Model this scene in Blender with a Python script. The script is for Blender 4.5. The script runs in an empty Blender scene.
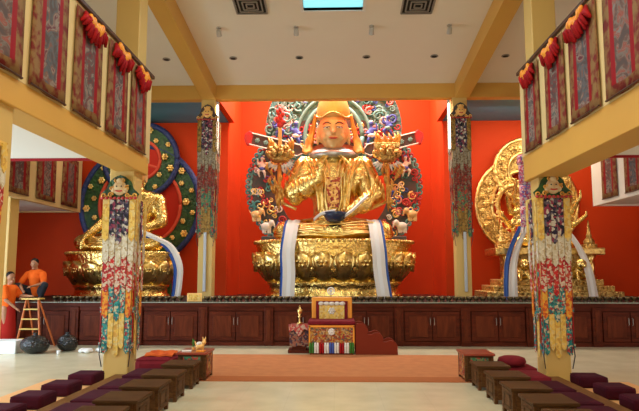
import bpy, bmesh, math, random
from mathutils import Vector, Matrix, Euler
random.seed(7)
PI = math.pi
SC = bpy.context.scene
COL = SC.collection

# ------------------------------------------------------------------ camera
F_PX = 600.0
PITCH = math.atan(67.5 / F_PX)
YAW = math.atan(17.5 / F_PX * math.cos(PITCH))
CAMX, CAMZ = 0.04, 1.6
cam_d = bpy.data.cameras.new('camera')
cam = bpy.data.objects.new('camera', cam_d)
COL.objects.link(cam)
cam_d.sensor_width = 36.0
cam_d.lens = F_PX * 36.0 / 639.0
cam.location = (CAMX, 0, CAMZ)
cam.rotation_euler = (PI / 2 + PITCH, 0, YAW)
cam_d.clip_end = 200
SC.camera = cam

# ------------------------------------------------------------------ world, lights, exposure
SC.view_settings.view_transform = 'Standard'
SC.view_settings.look = 'None'
SC.view_settings.gamma = 1
SC.view_settings.use_curve_mapping = False
SC.view_settings.exposure = 0.0
wd = bpy.data.worlds.new('World'); SC.world = wd
wd.use_nodes = True
wd.node_tree.nodes['Background'].inputs[0].default_value = (0.80, 0.88, 1.0, 1)
wd.node_tree.nodes['Background'].inputs[1].default_value = 1.0


def area(name, loc, rot, sx, sy, power, col):
    l = bpy.data.lights.new(name, 'AREA'); l.shape = 'RECTANGLE'
    l.size = sx; l.size_y = sy; l.energy = power; l.color = col
    o = bpy.data.objects.new(name, l); COL.objects.link(o)
    o.location = loc; o.rotation_euler = rot
    return o


# daylight through the hall skylight (pointing down)
area('skylight_daylight', (0, 9.0, 6.75), (0, 0, 0), 1.1, 3.0, 120, (0.85, 0.95, 1))
area('hall_fill_light', (0, 4.0, 7.2), (0, 0, 0), 5.0, 4.0, 230, (1.0, 0.88, 0.66))  # added warm fill under the unseen near ceiling, no skylight above it
# assumed daylight high above the niche of the main statue, its ceiling is closed
area('niche_assumed_daylight', (0, 17.2, 9.1), (math.radians(-14), 0, 0), 4.6, 3.0, 1250, (1.0, 0.90, 0.78))
# lights along the two side-aisle walls, which are solid
area('left_assumed_daylight', (-9.6, 7.5, 2.0), (0, math.radians(-90), 0), 2.6, 8.0, 650, (0.68, 0.87, 1.0))  # assumed daylight, no window modelled in the left wall
area('right_fill_light', (9.6, 7.5, 2.0), (0, math.radians(90), 0), 2.6, 8.0, 120, (1.0, 0.95, 0.85))  # added warm fill, no window in the right wall
# fill light added behind the camera, no glazing there
area('rear_fill_light', (0, -5.5, 3.6), (math.radians(90), 0, 0), 10.0, 5.0, 380, (1.0, 0.86, 0.62))
# fill lights added under the side-bay soffits, no lamp fittings there
for sx, pw in ((-1, 45), (1, 120)):
    area('side_bay_fill_light', (sx * 5.6, 15.4, 5.9), (math.radians(20), 0, 0), 3.4, 0.3, pw, (1.0, 0.82, 0.62))


# ------------------------------------------------------------------ materials
def newmat(name):
    m = bpy.data.materials.new(name); m.use_nodes = True
    nt = m.node_tree; b = nt.nodes['Principled BSDF']
    return m, nt, b


def coords(nt, kind='Object', scale=(1, 1, 1)):
    tc = nt.nodes.new('ShaderNodeTexCoord'); mp = nt.nodes.new('ShaderNodeMapping')
    mp.inputs['Scale'].default_value = scale
    nt.links.new(tc.outputs[kind], mp.inputs[0])
    return mp.outputs[0]


def c4(c): return (c[0], c[1], c[2], 1)


def mat(name, col, rough=.5, metal=0.0, col2=None, nscale=4, bump=0, bscale=20, emit=0, coat=0, stretch=(1, 1, 1), sheen=0, spec=None):
    m, nt, b = newmat(name)
    b.inputs['Specular IOR Level'].default_value = spec if spec is not None else (.15 if rough > .55 else .5)
    b.inputs['Base Color'].default_value = c4(col)
    b.inputs['Roughness'].default_value = rough
    b.inputs['Metallic'].default_value = metal
    if coat: b.inputs['Coat Weight'].default_value = coat; b.inputs['Coat Roughness'].default_value = .15
    if sheen: b.inputs['Sheen Weight'].default_value = sheen
    v = None
    if col2 is not None or bump: v = coords(nt, 'Object', stretch)
    if col2 is not None:
        n = nt.nodes.new('ShaderNodeTexNoise'); n.inputs['Scale'].default_value = nscale; n.inputs['Detail'].default_value = 5
        r = nt.nodes.new('ShaderNodeValToRGB')
        r.color_ramp.elements[0].position = .35; r.color_ramp.elements[1].position = .65
        r.color_ramp.elements[0].color = c4(col); r.color_ramp.elements[1].color = c4(col2)
        nt.links.new(v, n.inputs['Vector']); nt.links.new(n.outputs[0], r.inputs[0]); nt.links.new(r.outputs[0], b.inputs['Base Color'])
    if bump:
        n2 = nt.nodes.new('ShaderNodeTexNoise'); n2.inputs['Scale'].default_value = bscale; n2.inputs['Detail'].default_value = 3
        bp = nt.nodes.new('ShaderNodeBump'); bp.inputs['Strength'].default_value = bump; bp.inputs['Distance'].default_value = .05
        nt.links.new(v, n2.inputs['Vector']); nt.links.new(n2.outputs[0], bp.inputs['Height']); nt.links.new(bp.outputs[0], b.inputs['Normal'])
    if emit:
        b.inputs['Emission Color'].default_value = c4(col); b.inputs['Emission Strength'].default_value = emit
    return m


def brocade(name, cols, scale=14, rough=.55, metal=0.0, weights=None):
    """woven multi-colour silk: cells of colours picked from a constant ramp"""
    m, nt, b = newmat(name)
    b.inputs['Roughness'].default_value = rough; b.inputs['Metallic'].default_value = metal; b.inputs['Specular IOR Level'].default_value = .2
    scale *= 1.7
    v = coords(nt, 'Object', (1, 1, 1))
    no = nt.nodes.new('ShaderNodeTexNoise'); no.inputs['Scale'].default_value = scale * .5
    mx = nt.nodes.new('ShaderNodeMix'); mx.data_type = 'VECTOR'; mx.inputs[0].default_value = .06
    nt.links.new(v, no.inputs['Vector']); nt.links.new(v, mx.inputs[4]); nt.links.new(no.outputs['Color'], mx.inputs[5])
    vo = nt.nodes.new('ShaderNodeTexVoronoi'); vo.inputs['Scale'].default_value = scale
    nt.links.new(mx.outputs[1], vo.inputs['Vector'])
    sp = nt.nodes.new('ShaderNodeSeparateColor'); nt.links.new(vo.outputs['Color'], sp.inputs[0])
    r = nt.nodes.new('ShaderNodeValToRGB'); r.color_ramp.interpolation = 'CONSTANT'
    n = len(cols); w = weights or [1] * n; tot = float(sum(w)); acc = 0
    el = r.color_ramp.elements
    el[0].position = 0; el[0].color = c4(cols[0]); acc = w[0] / tot
    el[1].position = acc; el[1].color = c4(cols[1]); acc += w[1] / tot
    for i in range(2, n):
        e = el.new(min(acc, .999)); e.color = c4(cols[i]); acc += w[i] / tot
    nt.links.new(sp.outputs[0], r.inputs[0]); nt.links.new(r.outputs[0], b.inputs['Base Color'])
    bp = nt.nodes.new('ShaderNodeBump'); bp.inputs['Strength'].default_value = .3; bp.inputs['Distance'].default_value = .02
    nt.links.new(vo.outputs['Distance'], bp.inputs['Height']); nt.links.new(bp.outputs[0], b.inputs['Normal'])
    return m


def gold(name, col=(1.0, .68, .26), rough=.22, bump=.5, bscale=7, dark=(.62, .33, .08), wave=True):
    m, nt, b = newmat(name)
    b.inputs['Metallic'].default_value = 1; b.inputs['Roughness'].default_value = rough
    v = coords(nt)
    n = nt.nodes.new('ShaderNodeTexNoise'); n.inputs['Scale'].default_value = bscale; n.inputs['Detail'].default_value = 4
    nt.links.new(v, n.inputs['Vector'])
    r = nt.nodes.new('ShaderNodeValToRGB')
    r.color_ramp.elements[0].position = .3; r.color_ramp.elements[0].color = c4(dark)
    r.color_ramp.elements[1].position = .5; r.color_ramp.elements[1].color = c4(col)
    nt.links.new(n.outputs[0], r.inputs[0]); nt.links.new(r.outputs[0], b.inputs['Base Color'])
    bp = nt.nodes.new('ShaderNodeBump'); bp.inputs['Strength'].default_value = bump; bp.inputs['Distance'].default_value = .08
    nt.links.new(n.outputs[0], bp.inputs['Height'])
    nt.links.new(bp.outputs[0], b.inputs['Normal'])
    return m


def wood(name, c1, c2, scale=3, stretch=(1, 6, 6), rough=.4, coat=.2):
    m, nt, b = newmat(name)
    b.inputs['Roughness'].default_value = rough
    b.inputs['Coat Weight'].default_value = coat; b.inputs['Specular IOR Level'].default_value = .12
    v = coords(nt, 'Object', stretch)
    n = nt.nodes.new('ShaderNodeTexNoise'); n.inputs['Scale'].default_value = scale; n.inputs['Detail'].default_value = 6
    n.inputs['Distortion'].default_value = .6
    nt.links.new(v, n.inputs['Vector'])
    r = nt.nodes.new('ShaderNodeValToRGB')
    r.color_ramp.elements[0].position = .3; r.color_ramp.elements[0].color = c4(c1)
    r.color_ramp.elements[1].position = .7; r.color_ramp.elements[1].color = c4(c2)
    nt.links.new(n.outputs[0], r.inputs[0]); nt.links.new(r.outputs[0], b.inputs['Base Color'])
    return m


def tiles(name, c1, c2, size=.6, mortar=(.5, .45, .38), rough=.25):
    m, nt, b = newmat(name)
    b.inputs['Roughness'].default_value = rough
    v = coords(nt, 'Object', (1, 1, 1))
    br = nt.nodes.new('ShaderNodeTexBrick'); br.offset = 0
    br.inputs['Color1'].default_value = c4(c1); br.inputs['Color2'].default_value = c4(c2)
    br.inputs['Mortar'].default_value = c4(mortar)
    br.inputs['Scale'].default_value = 1; br.inputs['Mortar Size'].default_value = .006
    br.inputs['Brick Width'].default_value = size; br.inputs['Row Height'].default_value = size
    nt.links.new(v, br.inputs['Vector'])
    n = nt.nodes.new('ShaderNodeTexNoise'); n.inputs['Scale'].default_value = 2.2; n.inputs['Detail'].default_value = 6
    nt.links.new(v, n.inputs['Vector'])
    mx = nt.nodes.new('ShaderNodeMix'); mx.data_type = 'RGBA'; mx.blend_type = 'MULTIPLY'; mx.inputs[0].default_value = .35
    nt.links.new(br.outputs[0], mx.inputs[6]); nt.links.new(n.outputs[0], mx.inputs[7])
    nt.links.new(mx.outputs[2], b.inputs['Base Color'])
    return m


def hanging_mat(name, seed, field, paint):
    """vertical brocade hanging: gold-brown edges, two red bars, patterned painted middle"""
    m, nt, b = newmat(name)
    b.inputs['Roughness'].default_value = .6; b.inputs['Specular IOR Level'].default_value = .15
    tc = nt.nodes.new('ShaderNodeTexCoord')
    sp = nt.nodes.new('ShaderNodeSeparateXYZ'); nt.links.new(tc.outputs['Generated'], sp.inputs[0])

    def ramp(inp, stops, interp='CONSTANT'):
        r = nt.nodes.new('ShaderNodeValToRGB'); r.color_ramp.interpolation = interp
        el = r.color_ramp.elements
        el[0].position = stops[0][0]; el[0].color = c4(stops[0][1])
        el[1].position = stops[1][0]; el[1].color = c4(stops[1][1])
        for p, c in stops[2:]:
            e = el.new(p); e.color = c4(c)
        nt.links.new(inp, r.inputs[0]); return r.outputs[0]
    W, K = (1, 1, 1), (0, 0, 0)
    bars = ramp(sp.outputs['Y'], [(0, K), (.22, W), (.33, K), (.70, W), (.80, K)])
    mid = ramp(sp.outputs['Y'], [(0, K), (.32, W), (.70, K)])
    vert = ramp(sp.outputs['Z'], [(0, K), (.10, W), (.90, K)])
    mp = nt.nodes.new('ShaderNodeMapping'); mp.inputs['Location'].default_value = (seed, seed * 2.3, seed)
    nt.links.new(tc.outputs['Object'], mp.inputs[0])
    n = nt.nodes.new('ShaderNodeTexNoise'); n.inputs['Scale'].default_value = 9; n.inputs['Detail'].default_value = 6
    nt.links.new(mp.outputs[0], n.inputs['Vector'])
    n2 = nt.nodes.new('ShaderNodeTexNoise'); n2.inputs['Scale'].default_value = 5; n2.inputs['Detail'].default_value = 4; n2.inputs['Distortion'].default_value = 1.5
    nt.links.new(mp.outputs[0], n2.inputs['Vector'])
    edge = ramp(n.outputs[0], [(.40, (.16, .018, .016)), (.56, field)], 'LINEAR')
    pic = ramp(n2.outputs[0], [(.36, (.09, .07, .07)), (.45, paint[0]), (.52, paint[1]), (.58, paint[2]), (.66, paint[3])], 'LINEAR')

    def mix(f, a, bb):
        x = nt.nodes.new('ShaderNodeMix'); x.data_type = 'RGBA'
        nt.links.new(f, x.inputs[0])
        if isinstance(a, tuple): x.inputs[6].default_value = c4(a)
        else: nt.links.new(a, x.inputs[6])
        if isinstance(bb, tuple): x.inputs[7].default_value = c4(bb)
        else: nt.links.new(bb, x.inputs[7])
        return x.outputs[2]
    c = mix(mid, edge, pic)
    c = mix(bars, c, (.27, .006, .012))
    mu = nt.nodes.new('ShaderNodeMath'); mu.operation = 'SUBTRACT'; mu.inputs[0].default_value = 1
    nt.links.new(vert, mu.inputs[1])
    c = mix(mu.outputs[0], c, edge)
    nt.links.new(c, b.inputs['Base Color'])
    return m


M = {}
M['cream'] = mat('cream_paint', (.72, .56, .27), .6, col2=(.68, .52, .25), nscale=1.2)
M['yellow'] = mat('yellow_paint', (.66, .38, .075), .5, col2=(.62, .35, .07), nscale=1.0)
M['column'] = mat('column_paint', (.66, .46, .15), .5)
M['ceil'] = mat('ceiling_paint', (.84, .80, .70), .7, col2=(.82, .78, .68), nscale=.8)
M['soffit'] = mat('white_soffit', (.80, .80, .78), .6)
M['blue'] = mat('blue_paint', (.06, .26, .42), .55)
M['red'] = mat('red_wall_paint', (.56, .048, .006), .65, col2=(.52, .043, .006), nscale=.9)
M['floor'] = tiles('cream_floor_tiles', (.82, .75, .52), (.81, .74, .51), .6, mortar=(.78, .71, .49))
M['carpet'] = mat('salmon_carpet', (.52, .21, .085), .95, col2=(.46, .18, .075), nscale=5)
M['carpet_edge'] = mat('orange_carpet_border', (.40, .13, .045), .9)
M['mat'] = mat('peach_mat', (.72, .38, .16), .9)
M['altar'] = wood('altar_wood', (.060, .010, .004), (.12, .022, .009), 2.5, (1, 1, 5), .45, 0)
M['altar_panel'] = wood('altar_panel_wood', (.080, .015, .006), (.15, .032, .012), 2.5, (5, 1, 1), .42, 0)
M['altar_top'] = mat('altar_glass_edge', (.30, .34, .28), .3)
M['altar_cloth'] = mat('dark_altar_top', (.03, .014, .01), .6)
M['table'] = wood('dark_table_wood', (.045, .018, .006), (.095, .044, .014), 4, (1, 8, 8), .5, 0)
M['table2'] = wood('table_side_wood', (.06, .022, .008), (.14, .065, .022), 5, (3, 3, 8), .5, 0)
M['table_red'] = mat('red_lacquer_top', (.30, .045, .020), .35, coat=.4)
M['plank'] = wood('plank_wood', (.13, .055, .014), (.20, .09, .03), 4, (8, 1, 8), .6, 0)
M['maroon'] = mat('maroon_cushion_cloth', (.060, .006, .016), .95, col2=(.045, .005, .013), nscale=6)
M['maroon2'] = mat('red_maroon_cloth', (.20, .014, .022), .85, col2=(.15, .01, .018), nscale=6)
M['orange_cloth'] = mat('orange_cloth', (.75, .16, .03), .85, col2=(.55, .08, .02), nscale=8)
M['gold'] = gold('polished_gold', (.90, .66, .22), .27, .5, 9, (.62, .40, .10))
M['gold_relief'] = gold('relief_gold', (.92, .68, .24), .30, .5, 12, (.45, .28, .07))
M['gold_smooth'] = gold('smooth_gold', (.92, .70, .26), .28, .25, 8, (.66, .44, .12))
M['gold_soft'] = gold('filigree_gold', (.72, .50, .17), .4, 1.0, 16, (.16, .07, .015))
M['skin_gold'] = mat('painted_gold_skin', (.78, .49, .20), .38, .25)
M['hat'] = mat('golden_yellow_hat', (.90, .56, .18), .45, .2)
M['lappet'] = mat('orange_gold_lappet', (.78, .42, .08), .4, .4, col2=(.50, .20, .03), nscale=5)
M['eye_white'] = mat('eye_white', (.85, .80, .72), .3)
M['eye_dark'] = mat('eye_dark', (.02, .015, .02), .3)
M['lips'] = mat('painted_lips', (.55, .06, .04), .4)
M['silver'] = mat('silver_collar', (.55, .55, .52), .35, .7, col2=(.3, .35, .36), nscale=10)
M['bowl_dark'] = mat('dark_blue_alms_bowl', (.02, .03, .07), .25)
M['teal'] = mat('teal_carved_paint', (.03, .17, .17), .45, col2=(.09, .33, .30), nscale=6, bump=.6, bscale=12)
M['teal_dark'] = mat('dark_teal_paint', (.035, .055, .055), .5, col2=(.10, .05, .04), nscale=4)
M['teal_light'] = mat('pale_teal_paint', (.16, .38, .34), .45)
M['scroll_red'] = mat('red_carved_paint', (.45, .03, .03), .45)
M['scroll_blue'] = mat('blue_carved_paint', (.05, .10, .42), .45)
M['scroll_pink'] = mat('pink_carved_paint', (.62, .25, .22), .5)
M['white_paint'] = mat('white_carved_paint', (.72, .68, .60), .5)
M['halo_pink'] = mat('salmon_halo_disc', (.75, .20, .12), .6)
M['green_ring'] = mat('dark_green_leaf_relief', (.006, .040, .014), .45, col2=(.025, .10, .02), nscale=9, bump=.8, bscale=14)
M['rim_blue'] = mat('deep_blue_rim', (.010, .022, .11), .5, col2=(.02, .045, .20), nscale=12, bump=.8, bscale=16)
M['halo_red'] = mat('red_halo_disc', (.45, .025, .012), .6)
M['halo_edge'] = mat('coral_halo_edge', (.62, .09, .05), .6)
M['khata'] = mat('white_silk_scarf', (.78, .76, .72), .5, sheen=.2)
M['khata_blue'] = mat('blue_silk_scarf', (.02, .10, .42), .45, sheen=.2)
M['rail'] = mat('dark_wood_rail', (.05, .014, .008), .35)
M['red_trim'] = mat('dark_red_trim', (.30, .015, .02), .6)
M['silk_red'] = mat('red_silk', (.42, .010, .012), .6, col2=(.28, .008, .014), nscale=10)
M['silk_yellow'] = mat('yellow_silk', (.90, .38, .02), .5, col2=(.80, .24, .02), nscale=10)
M['black'] = mat('black_plastic_bag', (.010, .011, .012), .22, bump=1.0, bscale=14)
M['white'] = mat('white_carton', (.80, .82, .82), .6)
M['metal'] = mat('grey_metal', (.35, .34, .32), .35, .6)
M['dark'] = mat('dark_recess', (.03, .028, .025), .8)
M['vent'] = mat('grey_vent_metal', (.30, .28, .25), .6)
M['lampwhite'] = mat('white_lamp_housing', (.42, .40, .36), .5)
M['lampglow'] = mat('lit_lamp_lens', (.80, .85, 1.0), .3, emit=1.2)
M['tube'] = mat('lit_tube_lamp', (1.0, .88, .70), .3, emit=7)
M['sky_glass'] = mat('skylight_daylight_glass', (.27, .80, .92), .2, emit=1.0)
M['strip'] = mat('pale_blue_conduit', (.50, .56, .62), .35)
M['bowl'] = mat('dark_bronze_bowl', (.07, .05, .04), .3, .8, col2=(.20, .15, .07), nscale=9)
M['orange_shirt'] = mat('orange_tshirt', (.85, .14, .015), .8)
M['robe_red'] = mat('red_robe', (.40, .02, .015), .8)
M['trouser'] = mat('dark_trousers', (.035, .04, .05), .8)
M['skin'] = mat('skin', (.42, .20, .11), .5)
M['hair'] = mat('black_hair', (.012, .01, .01), .6)
M['print'] = mat('grey_shirt_print', (.16, .13, .12), .8)
M['ladder'] = mat('orange_ladder_rail', (.55, .14, .03), .5)
M['ladder2'] = mat('yellow_ladder_top', (.65, .45, .10), .5)
M['throne_wood'] = mat('redbrown_throne_wood', (.19, .026, .010), .6)
M['throne_orange'] = mat('orange_throne_frame', (.85, .33, .03), .5)
M['plaster_white'] = mat('white_parapet_end', (.82, .80, .74), .4)
M['mask_cream'] = mat('cream_mask_paint', (.72, .60, .36), .6, col2=(.62, .40, .20), nscale=14)
M['green_leaf'] = mat('green_leaves', (.05, .18, .03), .6)

BR_DARK = brocade('dark_blossom_brocade', [(.03, .025, .05), (.55, .50, .42), (.25, .04, .08), (.02, .02, .03), (.12, .10, .14)], 16)
BR_CREAM = brocade('cream_brocade', [(.62, .57, .44), (.70, .66, .55), (.48, .38, .22), (.60, .55, .42)], 20)
BR_YELLOW = brocade('yellow_brocade', [(.75, .50, .10), (.80, .55, .14), (.62, .36, .08), (.72, .55, .22)], 16)
BR_RED = brocade('red_white_brocade', [(.55, .03, .03), (.60, .45, .36), (.35, .02, .03), (.66, .55, .42), (.50, .08, .05)], 22)
BR_TEAL = brocade('teal_brocade', [(.02, .22, .22), (.05, .32, .30), (.55, .50, .35), (.40, .04, .05), (.03, .12, .15)], 22)
BR_ORANGE = brocade('orange_brocade', [(.80, .25, .03), (.75, .40, .06), (.55, .10, .03)], 18)
BR_MULTI = brocade('many_coloured_brocade', [(.42, .14, .03), (.34, .04, .03), (.50, .28, .06), (.12, .10, .08), (.48, .32, .16), (.25, .08, .03)], 20)
BR_PINK = brocade('pink_blue_brocade', [(.55, .12, .22), (.62, .45, .45), (.16, .14, .38), (.45, .05, .10), (.60, .50, .50)], 16)
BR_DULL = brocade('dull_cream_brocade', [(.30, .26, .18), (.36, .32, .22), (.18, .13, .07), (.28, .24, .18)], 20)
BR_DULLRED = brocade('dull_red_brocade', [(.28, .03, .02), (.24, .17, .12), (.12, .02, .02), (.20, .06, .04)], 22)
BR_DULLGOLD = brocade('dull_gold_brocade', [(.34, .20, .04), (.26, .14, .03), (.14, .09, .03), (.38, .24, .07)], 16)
BR_CLOTH = brocade('dark_multi_brocade', [(.10, .03, .03), (.22, .14, .10), (.06, .04, .06), (.30, .10, .06)], 18)
BR_PINKRED = brocade('pink_red_brocade', [(.50, .06, .05), (.55, .28, .20), (.40, .10, .10), (.55, .40, .30)], 18)
BR_CHEST = brocade('red_gold_chest_ornament', [(.70, .38, .10), (.40, .06, .03), (.80, .50, .18), (.25, .04, .03), (.60, .30, .08)], 12, .4, .5)
BR_GREEN = brocade('green_brocade', [(.05, .20, .10), (.20, .22, .10), (.40, .06, .04), (.03, .10, .08)], 20)

PAINTS = [((.14, .08, .07), (.17, .16, .15), (.28, .07, .05), (.20, .20, .20)),
          ((.12, .10, .10), (.28, .24, .19), (.20, .03, .05), (.05, .13, .10)),
          ((.18, .05, .05), (.09, .11, .11), (.28, .22, .18), (.18, .09, .09)),
          ((.10, .12, .14), (.20, .09, .07), (.26, .23, .20), (.13, .03, .05))]
HANG = [hanging_mat('painted_hanging_%s' % w, i * 3.1 + 1, (.24, .14, .055), PAINTS[i])
        for i, w in enumerate(('grey', 'green', 'rose', 'slate'))]


# ------------------------------------------------------------------ mesh helpers
class MB:
    def __init__(self): self.v = []; self.f = []; self.mi = []; self.cur = 0

    def add(self, vs, fs):
        o = len(self.v); self.v += [tuple(v) for v in vs]
        self.f += [tuple(i + o for i in f) for f in fs]; self.mi += [self.cur] * len(fs)
        return self

    def m(self, i): self.cur = i; return self

    def box(self, c, s, rot=None):
        vs = [Vector((x * s[0] / 2, y * s[1] / 2, z * s[2] / 2)) for x in (-1, 1) for y in (-1, 1) for z in (-1, 1)]
        if rot: R = Euler(rot).to_matrix(); vs = [R @ v for v in vs]
        vs = [v + Vector(c) for v in vs]
        return self.add(vs, [(0, 1, 3, 2), (4, 6, 7, 5), (0, 4, 5, 1), (2, 3, 7, 6), (0, 2, 6, 4), (1, 5, 7, 3)])

    def bb(self, x0, x1, y0, y1, z0, z1):
        return self.box(((x0 + x1) / 2, (y0 + y1) / 2, (z0 + z1) / 2), (abs(x1 - x0), abs(y1 - y0), abs(z1 - z0)))

    def rings(self, rings, closed_u=True, cap=True):
        n = len(rings[0]); vs = [p for r in rings for p in r]; fs = []
        for i in range(len(rings) - 1):
            for j in range(n if closed_u else n - 1):
                k = (j + 1) % n
                fs.append((i * n + j, i * n + k, (i + 1) * n + k, (i + 1) * n + j))
        if cap:
            fs.append(tuple(range(n - 1, -1, -1))); fs.append(tuple(range((len(rings) - 1) * n, len(rings) * n)))
        return self.add(vs, fs)

    def lathe(self, prof, c=(0, 0, 0), n=24, sy=1.0, axis='Z'):
        rs = []
        for r, z in prof:
            ring = []
            for j in range(n):
                a = 2 * PI * j / n; x, y = max(r, 1e-4) * math.cos(a), max(r, 1e-4) * math.sin(a) * sy
                p = (x, y, z) if axis == 'Z' else ((x, -z, y) if axis == 'Y' else (z, x, y))
                ring.append((p[0] + c[0], p[1] + c[1], p[2] + c[2]))
            rs.append(ring)
        return self.rings(rs)

    def tube(self, pts, rad, n=8, flat=1.0):
        pts = [Vector(p) for p in pts]; rs = []
        if not hasattr(rad, '__len__'): rad = [rad] * len(pts)
        up = Vector((0, 0, 1)); prev = None
        for i, p in enumerate(pts):
            t = (pts[min(i + 1, len(pts) - 1)] - pts[max(i - 1, 0)]).normalized()
            if prev is None:
                a = t.cross(up)
                if a.length < .05: a = t.cross(Vector((1, 0, 0)))
            else: a = prev - t * prev.dot(t)
            a.normalize(); prev = a; b = t.cross(a)
            rs.append([p + (a * math.cos(2 * PI * j / n) + b * math.sin(2 * PI * j / n) * flat) * rad[i] for j in range(n)])
        return self.rings(rs)

    def ell(self, c, r, rot=None, n=12, m=8):
        R = Euler(rot).to_matrix() if rot else None; rs = []
        for i in range(m + 1):
            ph = -PI / 2 + PI * i / m; ring = []
            cr = max(math.cos(ph), .02)
            for j in range(n):
                a = 2 * PI * j / n
                v = Vector((r[0] * cr * math.cos(a), r[1] * cr * math.sin(a), r[2] * math.sin(ph)))
                if R: v = R @ v
                ring.append(v + Vector(c))
            rs.append(ring)
        return self.rings(rs)

    def cap(self, a, b, ra, rb, n=12):
        a, b = Vector(a), Vector(b); t = (b - a).normalized()
        pts = [a - t * ra * .95, a - t * ra * .6, a, (a + b) / 2, b, b + t * rb * .6, b + t * rb * .95]
        return self.tube(pts, [ra * .3, ra * .8, ra, (ra + rb) / 2, rb, rb * .8, rb * .3], n)

    def prism(self, outline, y0, y1, c=(0, 0, 0)):
        """outline of (x,z) extruded along y"""
        n = len(outline)
        vs = [(c[0] + x, c[1] + y0, c[2] + z) for x, z in outline] + [(c[0] + x, c[1] + y1, c[2] + z) for x, z in outline]
        fs = [tuple(range(n)), tuple(range(2 * n - 1, n - 1, -1))]
        fs += [(i, i + n, (i + 1) % n + n, (i + 1) % n) for i in range(n)]
        return self.add(vs, fs)

    def band(self, outer, inner, y0, y1):
        """closed band between two (x,z) loops of the same length, extruded along y"""
        n = len(outer); vs = []
        for L, y in ((outer, y0), (inner, y0), (outer, y1), (inner, y1)): vs += [(x, y, z) for x, z in L]
        fs = []
        for i in range(n):
            k = (i + 1) % n
            fs += [(i, k, n + k, n + i), (2 * n + i, 3 * n + i, 3 * n + k, 2 * n + k), (i, 2 * n + i, 2 * n + k, k), (n + i, n + k, 3 * n + k, 3 * n + i)]
        return self.add(vs, fs)

    def xform(self, mtx, start=0):
        self.v = self.v[:start] + [tuple(mtx @ Vector(v)) for v in self.v[start:]]
        return self

    def build(self, name, mats, parent=None, smooth=False, bevel=0, remesh=0, loc=None, solid=0):
        me = bpy.data.meshes.new(name)
        me.from_pydata(self.v, [], self.f)
        if not isinstance(mats, (list, tuple)): mats = [mats]
        for q in mats: me.materials.append(q)
        for p, i in zip(me.polygons, self.mi): p.material_index = i; p.use_smooth = (i > 0) if smooth == 'relief' else smooth
        bm = bmesh.new(); bm.from_mesh(me); bmesh.ops.recalc_face_normals(bm, faces=bm.faces); bm.to_mesh(me); bm.free()
        o = bpy.data.objects.new(name, me); COL.objects.link(o)
        if loc is not None:
            me.transform(Matrix.Translation(-Vector(loc))); o.location = loc
        if parent is not None:
            o.parent = parent
            o.location = Vector(o.location) - world_loc(parent)
        if solid:
            md = o.modifiers.new('thick', 'SOLIDIFY'); md.thickness = solid; md.offset = 0
        if bevel:
            md = o.modifiers.new('bevel', 'BEVEL'); md.width = bevel; md.segments = 2; md.limit_method = 'ANGLE'
        if remesh:
            md = o.modifiers.new('remesh', 'REMESH'); md.mode = 'VOXEL'; md.voxel_size = remesh; md.use_smooth_shade = True
            md = o.modifiers.new('smooth', 'SMOOTH'); md.factor = .6; md.iterations = 6
        return o


def world_loc(o):
    v = Vector(o.location)
    while o.parent: o = o.parent; v += Vector(o.location)
    return v


def tag(o, label=None, cat=None, group=None, kind=None):
    if label: o['label'] = label
    if cat: o['category'] = cat
    if group: o['group'] = group
    if kind: o['kind'] = kind
    return o


def thing(name, loc, label, cat, group=None):
    o = bpy.data.objects.new(name, None); COL.objects.link(o)
    o.location = loc; o.empty_display_size = .1
    return tag(o, label, cat, group)


def struct(name, mb, mats, label=None, **k):
    o = mb.build(name, mats, **k); o['kind'] = 'structure'
    if label: o['label'] = label
    return o


def kids(o): return [c for c in bpy.data.objects if c.parent == o]


def copy_tree(o, dx=(0, 0, 0), label=None):
    ch = kids(o)
    c = o.copy(); COL.objects.link(c)
    c.location = Vector(o.location) + Vector(dx)
    if label: c['label'] = label
    for k in ch:
        k2 = copy_child(k, c)
    return c


def copy_child(k, par):
    ch = kids(k)
    c = k.copy(); COL.objects.link(c); c.parent = par
    for q in ch: copy_child(q, c)
    return c


def ellipse(cx, cz, rx, rz, n=48): return [(cx + rx * math.cos(2 * PI * i / n), cz + rz * math.sin(2 * PI * i / n)) for i in range(n)]


# ------------------------------------------------------------------ room shell
YB = 14.85      # front face of the cross beam and back columns
SL = .10        # the hall ceiling rises away from the altar


def zc(y, z0=6.38): return z0 + SL * (YB - y)


struct('floor', MB().bb(-10, 10, -6, 20, -.1, 0), M['floor'])
# sloping hall ceiling with the skylight opening
SKX0, SKX1, SKY0, SKY1 = -.60, .56, 7.6, 11.3
m = MB()


def slab(x0, x1, y0, y1, t=.15):
    m.add([(x, y, zc(y) + d) for d in (0, t) for x, y in ((x0, y0), (x1, y0), (x1, y1), (x0, y1))],
          [(0, 1, 2, 3), (7, 6, 5, 4), (0, 4, 5, 1), (1, 5, 6, 2), (2, 6, 7, 3), (3, 7, 4, 0)])


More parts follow.
